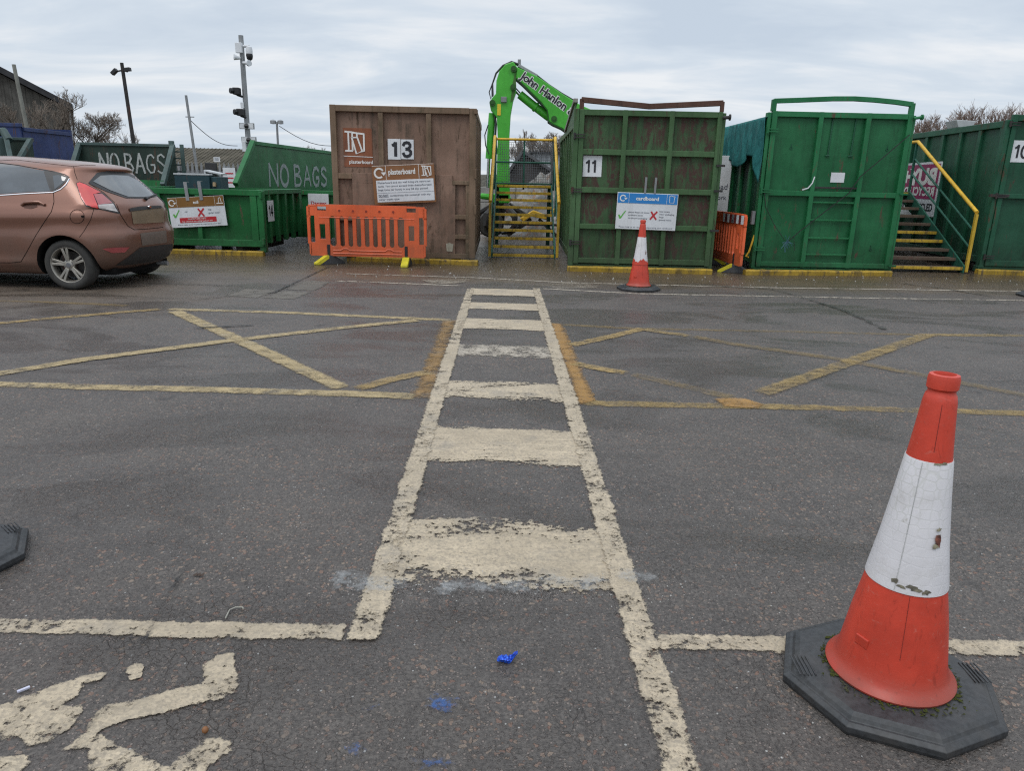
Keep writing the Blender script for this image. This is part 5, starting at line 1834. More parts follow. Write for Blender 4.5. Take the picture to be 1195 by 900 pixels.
heap('grey white heap of scrap seen through the open stair treads', .9, 22.5, 2.6, 2.2, 1.55, M['scrap'], 3)
yb_ = thing('loading_shovel', 'yellow machine blade and frame glimpsed through the open stair treads', 'machine', (.4, 19.2, 0))
b = MB(); b.prism([(-.3, .50), (.05, .72), (.40, .60), (.62, .80), (.66, .72), (.42, .48), (.0, .56), (-.2, .42)], 0, .2, 'y'); b.build('arm', M['yellow_rail'], yb_, .02)
b = MB(); b.bar((-.6, .1, .05), (.0, .1, .5), .08); b.bar((.7, .1, .05), (.2, .1, .5), .08); b.bar((-.7, .1, .35), (.9, .1, .35), .06); b.build('frame', M['dark_steel'], yb_)
b = MB(); b.lathe([(.12, -.12), (.3, -.12), (.34, -.06), (.34, .06), (.3, .12), (.12, .12)], 24, (-1.05, .1, .34), axis='y'); b.build('wheel', M['tyre'], yb_, 0, True)

# ------------------------------------------------------------------ poles, lamps, cables
def pole(name, label, cat, pts_px, Yp, r, mat, n=10, group=None):
    top = W(*pts_px[0], Yp); bot = W(*pts_px[1], Yp)
    d = (top - bot)
    base = bot - d * (bot.z / d.z)
    t = thing(name, label, cat, base, 0, group)
    b = MB(); b.tube([(0, 0, 0), tuple(top - base)], r, n, r * .8); b.build('pole', mat, t, 0, True)
    return t, top - base, d.normalized()


t, tp_, dv = pole('timber_pole', 'grey timber pole standing in front of the weathered shed gable', 'pole', ((16, 75), (30, 143)), 30, .085, M['timber_pole'])
t, tp_, dv = pole('floodlight_pole', 'dark steel pole with a cluster of small floodlights above the dark skip', 'lamp post', ((142, 73), (156, 168)), 28, .075, M['dark_steel'])
b = MB()
for sgn in (-1, 1):
    b.bar(tp_ + Vector((0, 0, -.25)), tp_ + Vector((sgn * .2, -.05, -.30)), .05)
    b.bar(tp_ + Vector((sgn * .16, -.1, -.24)), tp_ + Vector((sgn * .34, -.1, -.40 if sgn < 0 else -.22)), .16, .12)
b.build('floodlight', M['black'], t, .01)
t, tp_, dv = pole('mast', 'slim grey mast with a thin cable leading off to the right', 'mast', ((217, 111), (226, 172)), 25, .05, M['galv'])
b = MB(); b.bar(tp_ + Vector((-.08, 0, -.66)), tp_ + Vector((.2, 0, -.66)), .03); b.build('bracket', M['galv'], t)
a_ = W(222, 140, 25); e_ = W(277, 170, 30)
b = MB(); b.tube([a_ + (e_ - a_) * (i / 10) + Vector((0, 0, -.25 * sin(pi * i / 10))) for i in range(11)], .012, 5)
tag(b.build('cable', M['black'], None, 0, True), 'thin overhead cable sagging from the slim mast to the camera pole', 'cable')
t, tp_, dv = pole('camera_pole', 'tall galvanised pole carrying cameras, boxes and panel lights', 'camera pole', ((281, 41), (291.5, 190)), 20, .075, M['galv'])
def on(px, py, dy=0.0): return W(px, py, 20) - Vector(t.location) + Vector((0, dy, 0))
b = MB(); p = on(281, 56.5, -.12); b.box(p.x - .085, p.x + .08, p.y - .05, p.y + .05, p.z - .12, p.z + .12); b.build('junction_box', M['white_plate'], t, .01)
b = MB(); q0 = on(284, 54, -.05); q1 = on(292, 54.5, -.1); b.tube([q0, q1, q1 + Vector((0, 0, -.05))], .035, 8); b.lathe([(.02, .12), (.07, .10), (.085, .02), (.08, -.06)], 16, tuple(q1 + Vector((0, 0, -.12)))); do = b.build('dome_camera', M['white_plate'], t, 0, True)
b = MB(); b.lathe([(.078, -.06), (.085, -.10), (.07, -.18), (.03, -.215)], 16, tuple(q1 + Vector((0, 0, -.12)))); b.build('dome', M['black'], do, 0, True)
b = MB(); q0 = on(279.5, 68.5, -.14); b.tube([q0 + Vector((-.07, -.05, .015)), q0 + Vector((.06, .03, 0))], .075, 12, .03); q0 = on(285, 73.5, -.1); q1 = on(292, 74.5, -.14); b.tube([q0, q1], .03, 8, .05); b.tube([q1, q1 + Vector((.04, -.03, 0))], .075, 12); b.build('loudspeaker', M['white_plate'], t, 0, True)
b = MB()
for px, py in ((278, 107), (282.5, 131.5)):
    b.mark(); q = on(px, py, -.14); b.box(q.x - .07, q.x + .10, q.y - .09, q.y + .09, q.z - .085, q.z + .085); b.tube([q + Vector((-.06, -.06, .0)), q + Vector((-.12, -.12, -.0))], .07, 12); b.tube([q + Vector((.0, 0, -.08)), q + Vector((.12, .1, -.12))], .03, 8)
b.build_each('black_camera', M['black'], t, .015)
b = MB(); q = on(284.5, 123, -.1); b.box(q.x - .04, q.x + .04, q.y - .03, q.y + .03, q.z - .07, q.z + .07); q = on(287, 171, -.1); b.box(q.x - .05, q.x + .05, q.y - .05, q.y + .05, q.z - .13, q.z + .13); b.build_each('small_box', M['white_plate'], t, .008)
for px, py in ((290, 147.3), (292.5, 163.3)):
    b = MB(); q = on(px, py, -.12)
    b.box(q.x - .195, q.x - .02, q.y - .02, q.y + .02, q.z - .075, q.z + .075); b.box(q.x + .02, q.x + .195, q.y - .02, q.y + .02, q.z - .075, q.z + .075); fo = b.build('panel_light', M['galv'], t, .006)
    b = MB(); b.box(q.x - .175, q.x - .04, q.y - .026, q.y - .0205, q.z - .06, q.z + .06); b.box(q.x + .04, q.x + .175, q.y - .026, q.y - .0205, q.z - .06, q.z + .06); b.build('lens', M['white_plate'], fo)
    b = MB(); b.tube([q + Vector((-.05, -.03, 0)), q + Vector((.05, -.03, 0))], .045, 8); b.build('sensor', M['black'], fo, 0, True)
t, tp_, dv = pole('street_lamp', 'distant grey lamp post with two round floodlights left of the brown container', 'lamp post', ((323, 142), (325.5, 190)), 42, .07, M['galv'])
b = MB()
b.bar(tp_ + Vector((-.22, 0, -.05)), tp_ + Vector((.25, 0, -.05)), .05)
for sgn in (-1, 1): b.lathe([(.02, -.12), (.16, -.10), (.16, .06), (.03, .12)], 14, tuple(tp_ + Vector((sgn * .2, 0, -.0))))
b.build('floodlight', M['galv'], t, 0, True)
a_ = W(326, 147, 42); e_ = W(395, 170, 46)
b = MB(); b.tube([a_ + (e_ - a_) * (i / 8) + Vector((0, 0, -.35 * sin(pi * i / 8))) for i in range(9)], .018, 5)
tag(b.build('cable', M['black'], None, 0, True), 'thin overhead cable running from the distant lamp post towards the brown container', 'cable')

# ------------------------------------------------------------------ background buildings and fence
def gable_shed():
    Ys = 46
    C = W(77.5, 126, Ys)
    a = atan2(-C.x, C.y)                       # turned so that its flank runs straight away from the yard
    u = Vector((-cos(a), -sin(a), 0)); nrm = Vector((-sin(a), cos(a), 0))
    d = ray(0, 86); o_ = Vector((0, 0, HCAM))
    t_ = (C - o_).dot(nrm) / d.dot(nrm); E2 = o_ + d * t_
    run = (E2 - C).dot(u); sl = (E2.z - C.z) / run
    half = 11.0
    t = thing('storage_shed', 'large weathered grey shed with sloping dark verge behind the blue container', 'shed', (C.x, C.y, 0), a)
    ez, rz = C.z, C.z + sl * half
    b = MB(); pr = [(-2 * half, 0), (0, 0), (0, ez), (-half, rz), (-2 * half, ez)]
    b.prism(pr, 0, .2, 'y'); b.box(-2 * half, -2 * half + .2, .2, 24, 0, ez); b.box(-.2, 0, .2, 24, 0, ez); b.prism(pr, 24, 24.2, 'y')
    wo = b.build('wall', M['shed'], t)
    b = MB(); x = -2 * half + .2
    while x < -.2:
        zt_ = ez + sl * (half - abs(x + half)) - .12
        b.box(x, x + .10, -.03, -.001, .1, zt_); x += .34
    b.build('cladding_rib', M['shed'], wo)
    b = MB()
    for s_ in (-1, 1):
        xe = -half + s_ * (half + .35)
        b.prism([(xe, ez - sl * .35 + .05), (-half, rz + .05), (-half, rz + .40), (xe, ez - sl * .35 + .40)], -.45, 24.5, 'y')
    b.build('roof', M['roof_dark'], t)
    b = MB(); b.tube([(.12, -.1, 0), (.12, -.1, ez - .1)], .07, 8); b.build('downpipe', M['pale_building'], t, 0, True)


gable_shed()
Yb = 36
bl0, bl1 = W(120, 168.5, Yb), W(290.5, 171.5, Yb)
lb = thing('low_building', 'long low building with mossy brown roof behind the palisade fence', 'building', (bl0.x - 8, Yb, 0))
Lb = bl1.x - bl0.x + 8
ztop = bl1.z
b = MB(); b.box(0, Lb, 0, 6, 0, ztop - .9); b.build('wall', M['pale_building'], lb)
b = MB(); b.prism([(-.3, ztop - .95), (3, ztop), (6.3, ztop - .95), (6.3, ztop - 1.05), (3, ztop - .1), (-.3, ztop - 1.05)], -.1, Lb + .1, 'x'); ro_ = b.build('roof', M['mossy'], lb)
b = MB()
x = 0
while x < Lb:
    b.bar((x, -.3, ztop - .945), (x, 3, ztop + .005), .05, .03); x += .2
b.build('roof_corrugation', M['mossy'], ro_)

fY = 25.5
f0, f1 = W(100, 186, fY), W(372, 188, fY)
fn = thing('palisade_fence', 'pale grey steel palisade fence with pointed tops behind the teal cabinet', 'fence', (f0.x, fY, 0))
Lf = f1.x - f0.x
zf = f0.z
b = MB(); k = 0; x = 0
while x < Lf:
    b.prism([(x, .05), (x + .075, .05), (x + .075, zf - .12), (x + .0375, zf), (x, zf - .12)], -.012, .012, 'y'); x += .155
b.build('palisade_pale', M['galv'], fn)
b = MB()
for z in (.35, zf - .4): b.box(0, Lf, .013, .06, z - .03, z + .03)
for k in range(6): b.box(Lf * k / 5 - .05, Lf * k / 5 + .05, .061, .16, 0, zf - .1)
b.build('fence_rail', M['galv'], fn)
for (px, py, ww, hw, red) in ((253, 186, .22, .16, 0), (268, 209, .42, .75, 1)):
    q = W(px, py, fY - .03)
    S = sign_root('fence_notice', 'white notice fixed to the palisade fence ' + ('with red print' if red else 'near its top'), 'sign', (q.x, fY - .03, q.z))
    MB().box(-ww / 2, ww / 2, -.006, .006, -hw / 2, hw / 2).build('board', M['white_plate'], S)
    b = MB()
    for j in range(3): b.ribbon([(-ww * .3, hw * (.25 - j * .2)), (ww * .3, hw * (.25 - j * .2))], hw * .06, -.009)
    b.build('print_lines', M['red_ink'] if red else M['greytext'], S)

# barn and pale shed behind the stairs
Yq = 40
q0, q1, qa = W(600, 207, Yq), W(640, 207, Yq), W(610, 178, Yq)
bn = thing('dark_barn', 'dark barn with pitched roof seen through the guard mesh of the stairs', 'barn', (q0.x, Yq, 0))
wb = q1.x - q0.x + 1
b = MB(); b.prism([(-.5, 0), (wb, 0), (wb, q1.z - .3), (qa.x - q0.x, qa.z), (-.5, q0.z - .4)], 0, 6, 'y'); b.build('wall', M['barn'], bn)
b = MB(); b.bar((qa.x - q0.x, 2.9, qa.z + .08), (-.9, 2.9, q0.z - .6), 6.4, .14); b.bar((qa.x - q0.x, 2.9, qa.z + .08), (wb + .4, 2.9, q1.z - .45), 6.4, .14); b.build('roof', painted('grey_slate', (.11, .11, .115), .8), bn)
Yq = 44
q0, q1 = W(622, 179, Yq), W(700, 180, Yq)
pb_ = thing('pale_shed', 'pale corrugated shed behind the right end of the stair platform', 'shed', (q0.x, Yq, 0))
b = MB(); b.box(0, q1.x - q0.x + 14, 0, 8, 0, q0.z); wo = b.build('wall', M['pale_building'], pb_)
b = MB(); x = .15
while x < 7: b.box(x, x + .09, -.03, -.001, 0, q0.z - .1); x += .3
b.build('cladding_rib', painted('grey_cladding', (.34, .36, .37), .6), wo)
b = MB(); b.box(-.2, q1.x - q0.x + 14.2, -.3, 8.2, q0.z + .002, q0.z + .12); b.build('roof', M['roof_dark'], pb_)
b = MB(); b.box(.9, 6, -.08, -.031, 0, q0.z - 1.0); b.build('door', M['dkgreen'], pb_)
Yq = 30
q0 = W(556, 190, Yq)
wl = thing('push_wall', 'low concrete push wall behind the excavator grab', 'wall', (q0.x - 4, Yq, 0))
b = MB()
for k in range(13):
    for j in range(2): b.box(k * .8 + .01, k * .8 + .79, 0 + R.uniform(0, .015), .7, j * .6 + .01, j * .6 + .59)
b.build('concrete_block', M['concrete_block'], wl, .02)['kind'] = 'stuff'
fx0 = W(556, 240, 27)


# ------------------------------------------------------------------ winter trees
def bare_tree(label, x, y, h, seed, twig='twig', spread=.55, dens=1.0, trunk_r=None, group='bare winter trees beyond the yard', lean=0, low=.18, depth=5, thick=1.0):
    rr = random.Random(seed)
    t = thing('bare_tree', label, 'tree', (x, y, 0), 0, group)
    tk, cr = MB(), MB()
    tr = trunk_r or h * .018
    def rv(): return Vector((rr.gauss(0, 1), rr.gauss(0, 1), rr.gauss(0, 1)))
    def grow(p, d, L, r, lv):
        n = 4 if lv < 2 else 3
        pts = [p]
        q = p.copy(); dd = d.copy()
        for i in range(n):
            dd = (dd + rv() * .07 + Vector((0, 0, .10))).normalized()
            q = q + dd * (L / n); pts.append(q.copy())
        if lv < 2: tk.tube(pts, r, 6 if lv == 0 else 5, r * .55, cap=False)
        else: cr.tube(pts, r, 3, r * .5, cap=False)
        if lv >= depth: return
        kids = {0: 7, 1: 5, 2: 5, 3: 4, 4: 3}[lv]
        kids = max(2, int(kids * dens + rr.random()))
        for k in range(kids):
            u = (low if lv == 0 else .25) + (1 - (low if lv == 0 else .25)) * (k + rr.random()) / kids
            f_ = u * n; i = min(n - 1, int(f_)); b_ = pts[i] + (pts[i + 1] - pts[i]) * (f_ - i)
            side = rv(); side -= dd * side.dot(dd); side.normalize()
            nd = (dd * (1 - spread) + side * spread + Vector((0, 0, .30))).normalized()
            grow(b_, nd, L * rr.uniform(.5, .76) * (1.0 if lv else .8) * (1.15 - .45 * u), max(r * .5, .0042 * thick), lv + 1)
    grow(Vector((0, 0, -.05)), Vector((lean, 0, 1)).normalized(), h * .66, tr, 0)
    top = max([v[2] for v in cr.v] + [1]); k = h / top
    for mb in (tk, cr): mb.v = [(a * k, b * k, c * k) for a, b, c in mb.v]
    tk.build('trunk', M['bark'], t)
    cr.build('crown', M[twig], t)
    return t


def tree_at(label, px, py, Yt, seed, **kw):
    q = W(px, py, Yt)
    return bare_tree(label, q.x, Yt, q.z, seed, **kw)


tree_at('bare tree in front of the weathered shed, tallest of the left hand trees', 56, 100, 40, 1, spread=.6, thick=2.2)
tree_at('bare rounded tree right of the weathered shed, above the dark skip', 100, 128, 48, 2, spread=.7, thick=2.4, dens=1.1)
tree_at('small bare sapling beside the floodlight pole', 147, 147, 46, 3, spread=.5, thick=1.8, depth=4)
tree_at('bare bush showing over the navy container at the far left', 12, 120, 38, 4, spread=.6, thick=2)
for k, (px, py, lab) in enumerate(((316, 168, 'small bare tree under the distant lamp post'), (352, 168, 'small bare tree right of the distant lamp post'), (372, 171, 'small bare tree touching the left edge of the brown container'))):
    tree_at(lab, px, py, 55, 20 + k, spread=.6, thick=2.2, depth=4)
for k, (px, py, Yt, lab) in enumerate(((616, 150, 62, 'slim upright bare tree behind the excavator stick'), (634, 158, 60, 'bare tree above the pale shed, left of the boom tip'), (650, 154, 62, 'bare tree just below the excavator boom'),
                                       (606, 163, 60, 'low bare tree beside the excavator stick'), (664, 160, 60, 'bare tree against the rusty container top corner'), (626, 162, 66, 'faint bare tree between the upright one and the boom'))):
    tree_at(lab, px, py, Yt, 40 + k, spread=.35 if k == 0 else .6, thick=2.6, dens=1.0, twig='twig')
def thicket_tree(label, x, y, h, seed):
    """many-stemmed upright winter shrub"""
    rr = random.Random(seed)
    t = thing('bare_tree', label, 'tree', (x, y, 0), 0, 'reddish bare thicket behind container 10')
    tk, cr = MB(), MB()
    for k in range(24):
        a, q = rr.uniform(0, 6.283), rr.uniform(.05, .5)
        hh_ = h * rr.uniform(.72, 1.0)
        p0 = Vector((cos(a) * q * .3, sin(a) * q * .3, -.05))
        ln = Vector((cos(a) * q * .62 * rr.uniform(.4, 1.3), sin(a) * q * .5, 0)) * h * .55
        pts = [p0 + ln * (i / 6) ** 1.2 + Vector((rr.gauss(0, .04), rr.gauss(0, .04), hh_ * i / 6)) for i in range(7)]
        tk.tube(pts, .030, 4, .008, cap=False)
        for m in range(34):
            u = rr.uniform(.35, 1.0) * 6
            i = min(5, int(u)); b_ = pts[i] + (pts[i + 1] - pts[i]) * (u - i)
            d = Vector((rr.gauss(0, .38), rr.gauss(0, .38), 1)).normalized()
            L_ = h * rr.uniform(.08, .22) * (1.15 - u / 8)
            e = b_ + d * L_ + Vector((rr.gauss(0, .05), rr.gauss(0, .05), 0))
            cr.tube([b_, b_ + d * L_ * .5 + Vector((rr.gauss(0, .04), 0, 0)), e], .009, 3, .005, cap=False)
            for w_ in range(3):
                v = rr.uniform(.2, .95)
                d2 = (d + Vector((rr.gauss(0, .45), rr.gauss(0, .45), .2))).normalized()
                cr.tube([b_ + (e - b_) * v, b_ + (e - b_) * v + d2 * L_ * rr.uniform(.35, .7)], .006, 3, .0045, cap=False)
    top = max(v[2] for v in cr.v); f_ = h / top
    for mb in (tk, cr): mb.v = [(a, b, c * f_) for a, b, c in mb.v]
    tk.build('trunk', M['bark'], t)
    cr.build('crown', M['twig_red'], t)


spots = [(1060, 143, 'next to the arched bar'), (1072, 139, 'second from the arched bar'), (1085, 135, 'third from the arched bar'), (1098, 131, 'just left of the pale roof box'),
         (1110, 128, 'directly over the pale roof box'), (1122, 124, 'right of the pale roof box'), (1133, 117, 'tallest of the thicket'), (1144, 120, 'right of the tallest'),
         (1155, 125, 'at the far front corner of the container roof'), (1167, 127, 'above the container corner post'), (1178, 124, 'above the number 10 plate'), (1190, 121, 'at the right edge of the picture'),
         (1203, 121, 'beyond the right edge'), (1218, 124, 'second beyond the right edge'), (1240, 124, 'third beyond the right edge')]
for k, (px, py, lab) in enumerate(spots):
    q = W(px, py - 2, 33 + (k * 7 % 5))
    thicket_tree('reddish bare upright shrub behind container 10, ' + lab, q.x, q.y, q.z, 60 + k)
# a far bank closes the horizon
vs, fs = [], []
n = 90
for i in range(n + 1):
    x = -420 + 840 * i / n
    h_ = 3.2 + 1.2 * noise.noise((x * .02, 0, 0)) + .5 * noise.noise((x * .1, 2, 0))
    vs += [(x, 180, -.02), (x, 188, h_), (x, 210, h_ + .5), (x, 260, -.02)]
for i in range(n):
    for j in range(3):
        a = i * 4 + j; fs.append((a, a + 4, a + 5, a + 1))
o = raw('hills', vs, fs, painted('distant_hedgerow', (.07, .065, .05), .95, fade=.4)); tag(o, kind='structure')


# ------------------------------------------------------------------ car
def lerp_table(tab, z):
    if z <= tab[0][0]: return tab[0][1]
    for (a, va), (b, vb) in zip(tab[:-1], tab[1:]):
        if z <= b:
            u = (z - a) / (b - a)
            return va + (vb - va) * u
    return tab[-1][1]


def build_car():
    CX, CY, YAW, CS = -5.44, 9.72, radians(-1.8), 1.065
    car = thing('parked_car', 'copper brown five door hatchback parked at the left, seen from its rear quarter', 'car', (CX, CY, 0), YAW)
    car.scale = (CS, CS, CS)
    WT = [(.17, .74), (.20, .79), (.27, .822), (.35, .838), (.5, .853), (.62, .861), (.75, .858), (.85, .845), (.91, .830), (.95, .808), (1.05, .762), (1.15, .712), (1.25, .655), (1.32, .612), (1.37, .568), (1.405, .52),
          (1.43, .465), (1.45, .40), (1.465, .33), (1.478, .24), (1.487, .14), (1.492, .05)]
    XR = [(.17, .30), (.20, .42), (.25, .53), (.32, .595), (.40, .625), (.5, .645), (.58, .648), (.64, .640), (.68, .615), (.74, .60), (.85, .59), (.93, .572), (.98, .54), (1.05, .48), (1.15, .40), (1.25, .31), (1.31, .26),
          (1.335, .255), (1.35, .275), (1.38, .265), (1.405, .19), (1.425, .06), (1.445, -.14), (1.46, -.36), (1.473, -.6), (1.485, -.85), (1.492, -1.02)]
    XF = [(.17, -3.05), (.22, -3.22), (.3, -3.30), (.5, -3.325), (.62, -3.30), (.72, -3.16), (.80, -2.88), (.86, -2.58), (.91, -2.32), (.96, -2.16), (1.05, -2.02), (1.15, -1.87), (1.25, -1.72), (1.35, -1.56), (1.405, -1.46), (1.43, -1.40), (1.45, -1.34), (1.465, -1.28), (1.478, -1.22), (1.487, -1.17), (1.492, -1.12)]
    def smooth(tab, z): return sum(lerp_table(tab, z + d) for d in (-.018, -.009, 0, .009, .018)) / 5
    zs = []
    z = .17
    while z < 1.492:
        zs.append(z); z += .03 if z < 1.30 else (.012 if z < 1.44 else .006)
    zs.append(1.492)
    NQ, NS = 16, 26
    rings = []
    for z in zs:
        w, xr, xf = lerp_table(WT, z), smooth(XR, z) if z < 1.48 else lerp_table(XR, z), smooth(XF, z) if z < 1.48 else lerp_table(XF, z)
        L = xr - xf
        rr_ = min(.52 if z < .95 else .40, L * .45); rf = min(.75, L * .45)
        n_ = 2.7
        half = []
        for i in range(NQ + 1):                       # front centre to front corner
            a = (i / NQ) * pi / 2
            half.append((xf + rf - rf * abs(cos(a)) ** (2 / n_), w * abs(sin(a)) ** (2 / n_)))
        for i in range(1, NS):
            u = i / NS
            half.append((xf + rf + (L - rf - rr_) * u, w * (1 + .012 * sin(pi * u))))
        for i in range(NQ + 1):
            a = pi / 2 * (1 - i / NQ)
            half.append((xr - rr_ + rr_ * abs(cos(a)) ** (2 / n_), w * abs(sin(a)) ** (2 / n_)))
        m = len(half)
        rings.append([(x, -y, z) for x, y in half] + [(x, y, z) for x, y in half[-2:0:-1]])
    m = len(rings[0])
    # waist crease: push the sides out a little along a rising line, tuck below it
    for ri, ring in enumerate(rings):
        for k, (x, y, z) in enumerate(ring):
            s = 1 if y > 0 else -1
            if abs(y) > .5 and z < .96:
                zc = .80 + .03 * (x + 1.2)
                y += s * (.016 * math.exp(-((z - zc) / .05) ** 2) - .012 * math.exp(-((z - zc + .13) / .08) ** 2))
                y += s * .016 * math.exp(-((z - .30) / .05) ** 2) * (1 if -2.1 < x < -.4 else 0)
                # flared arches
                for ax in (0, -2.489):
                    dd = hypot(x - ax, z - .29)
                    y += s * .018 * math.exp(-((dd - .37) / .06) ** 2)
            ring[k] = (x, y, z)
    b = MB()
    vs = [p for r_ in rings for p in r_]
    fs = []
    for i in range(len(rings) - 1):
        for j in range(m):
            fs.append((i * m + j, i * m + (j + 1) % m, (i + 1) * m + (j + 1) % m, (i + 1) * m + j))
    fs.append(tuple(range(m - 1, -1, -1))); fs.append(tuple((len(rings) - 1) * m + j for j in range(m)))
    b.add(vs, fs)
    body = b.build('body', [M['car'], M['underside_black']], car)
    # wheel arches cut out of the shell
    ct = MB(); ct.cur = 1
    for ax in (0, -2.489):
        for s in (-1, 1):
            y0, y1 = sorted((s * .50, s * 1.1))
            n = 40
            ring0 = [(ax + .338 * cos(2 * pi * i / n), y0, .292 + .338 * sin(2 * pi * i / n)) for i in range(n)]
            ring1 = [(x, y1, z) for x, _, z in ring0]
            ct.add(ring0 + ring1, [tuple(range(n)), tuple(range(2 * n - 1, n - 1, -1))] + [(i, n + i, n + (i + 1) % n, (i + 1) % n) for i in range(n)])
    co = ct.build('cutter', [M['car'], M['underside_black']], car)
    md = body.modifiers.new('arch', 'BOOLEAN'); md.object = co; md.operation = 'DIFFERENCE'; md.solver = 'EXACT'
    dg = bpy.context.evaluated_depsgraph_get(); dg.update()
    me = bpy.data.meshes.new_from_object(body.evaluated_get(dg))
    old = body.data
    body.modifiers.clear(); body.data = me
    me.name = 'body'
    bpy.data.objects.remove(co); bpy.data.meshes.remove(old)
    me.polygons.foreach_set('use_smooth', [True] * len(me.polygons))
    try: me.set_sharp_from_angle(angle=radians(42))
    except Exception: pass
    MW = Matrix.Translation((CX, CY, 0)) @ Matrix.Rotation(YAW, 4, 'Z') @ Matrix.Scale(CS, 4)
    MI = MW.inverted()
    bm = bmesh.new(); bm.from_mesh(me); bvh = BVHTree.FromBMesh(bm)
    org = MI @ Vector((0, 0, HCAM))
    def hit_px(px, py):
        d = (MI.to_3x3() @ ray(px, py)).normalized()
        h = bvh.ray_cast(org, d)
        return (h[0], h[1]) if h[0] is not None else None
    def hit_ax(o_, d_):
        h = bvh.ray_cast(Vector(o_), Vector(d_))
        return (h[0], h[1]) if h[0] is not None else None
    def decal(name, poly, d, mat, parent, step=3.0, hit=hit_px, thick=.004, label=None, mirror=False):
        """a part that follows the body surface: a 2D outline gridded finely and projected on the shell"""
        bb = bmesh.new()
        pv = []
        for (a, c), (a2, c2) in zip(poly, poly[1:] + poly[:1]):
            k = max(1, int(hypot(a2 - a, c2 - c) / step))
            pv += [bb.verts.new((a + (a2 - a) * i / k, c + (c2 - c) * i / k, 0)) for i in range(k)]
        bb.faces.new(pv)
        xs = [p[0] for p in poly]; ys = [p[1] for p in poly]
        for lo_, hi_, ax_ in ((min(xs), max(xs), 0), (min(ys), max(ys), 1)):
            q = lo_ + step
            while q < hi_:
                co_ = [0, 0, 0]; no_ = [0, 0, 0]; co_[ax_] = q; no_[ax_] = 1
                bmesh.ops.bisect_plane(bb, geom=bb.verts[:] + bb.edges[:] + bb.faces[:], plane_co=co_, plane_no=no_)
                q += step
        bmesh.ops.triangulate(bb, faces=[f_ for f_ in bb.faces if len(f_.verts) > 4])
        bad = []
        for v in bb.verts:
            h = hit(v.co.x, v.co.y)
            if h is None: bad.append(v); continue
            nn = h[1]
            v.co = h[0] + nn * d
        bmesh.ops.delete(bb, geom=bad, context='VERTS')
        bmesh.ops.recalc_face_normals(bb, faces=bb.faces)
        mm = bpy.data.meshes.new(name); bb.to_mesh(mm); bb.free()
        mm.materials.append(mat)
        if len(mm.polygons):
            mm.polygons.foreach_set('use_smooth', [True] * len(mm.polygons))
        o = bpy.data.objects.new(name, mm); COL.objects.link(o); o.parent = parent
        if label: o['label'] = label
        out = [o]
        if mirror:
            m2 = mm.copy(); m2.transform(Matrix.Scale(-1, 4, (0, 1, 0))); m2.flip_normals()
            o2 = bpy.data.objects.new(name, m2); COL.objects.link(o2); o2.parent = parent
            out.append(o2)
        return out
    Z = lambda pts: [(x / 5.295, 175 + y / 5.295) for x, y in pts]       # read off an enlarged view of the photo
    def seam(pts, w=.006, hit=hit_px, d=.0025, name='shut_line', parent=body, mat=None):
        P3 = []
        for (a, c), (a2, c2) in zip(pts[:-1], pts[1:]):
            for i in range(8):
                h = hit(a + (a2 - a) * i / 8, c + (c2 - c) * i / 8)
                if h: P3.append(h[0] + h[1] * .0005)
        if len(P3) > 1:
            bmb = MB(); bmb.tube(P3, w / 2, 5); return bmb.build(name, mat or M['seam'], parent, 0, True)
    # --- glass
    decal('side_window', Z([(-90, 88), (0, 85), (110, 98), (235, 122), (275, 128), (318, 255), (150, 262), (0, 272), (-90, 278)]), .004, M['glass'], body, 3.0, mirror=True)
    decal('window_pillar', Z([(268, 124), (300, 130), (345, 250), (312, 256)]), .0045, M['trim_black'], body, 2.5, mirror=True)
    decal('quarter_window', Z([(290, 130), (360, 140), (425, 168), (415, 190), (378, 228), (332, 258), (314, 190)]), .005, M['trim_black'], body, 2.5, mirror=True)
    decal('quarter_glass', Z([(328, 160), (360, 155), (412, 172), (390, 205), (340, 245)]), .007, M['glass'], body, 2.5, mirror=True)
    seam(Z([(-90, 291), (0, 281), (160, 270), (330, 262), (375, 243), (408, 215), (432, 172)]), .016, name='chrome_strip', mat=M['chrome'])
    seam(Z([(-90, 80), (0, 80), (110, 93), (235, 115), (330, 132), (400, 150), (432, 170)]), .012, name='window_surround', mat=M['trim_black'])
    rg = decal('rear_screen', Z([(548, 200), (600, 140), (660, 128), (760, 132), (838, 162), (880, 200), (930, 245), (970, 288), (900, 300), (780, 298), (660, 258), (560, 214)]), .004, M['trim_black'], body, 3.0)[0]
    decal('rear_glass', Z([(575, 196), (620, 160), (690, 156), (790, 160), (850, 190), (925, 255), (950, 282), (890, 292), (790, 290), (680, 250)]), .0075, M['rear_glass'], rg, 3.0)
    # --- tail lamps
    tl = decal('tail_lamp', Z([(468, 205), (492, 196), (530, 210), (640, 268), (705, 330), (740, 395), (650, 375), (530, 348), (500, 300)]), .005, M['trim_black'], body, 2.5, mirror=True)
    decal('red_lens', Z([(474, 208), (492, 202), (528, 215), (622, 264), (575, 275), (608, 360), (532, 342), (503, 297)]), .010, M['lamp_red'], tl[0], 2.5)
    decal('upper_lens', Z([(578, 275), (628, 272), (694, 330), (606, 340)]), .0105, M['lamp_dull'], tl[0], 2.5)
    decal('clear_lens', Z([(606, 341), (696, 333), (726, 384), (650, 368), (612, 358)]), .0105, M['lamp_clear'], tl[0], 2.5)
    seam(Z([(576, 274), (628, 271), (700, 332), (728, 386), (650, 370), (610, 360), (576, 274)]), .008, name='lens_edge', mat=M['white_plate'], parent=tl[0])
    # --- shut lines
    seam(Z([(330, 262), (334, 320), (318, 380), (270, 450), (220, 530), (165, 630), (130, 690), (60, 697), (-60, 695)]), .007)
    seam(Z([(455, 100), (462, 140), (480, 190)]), .006)
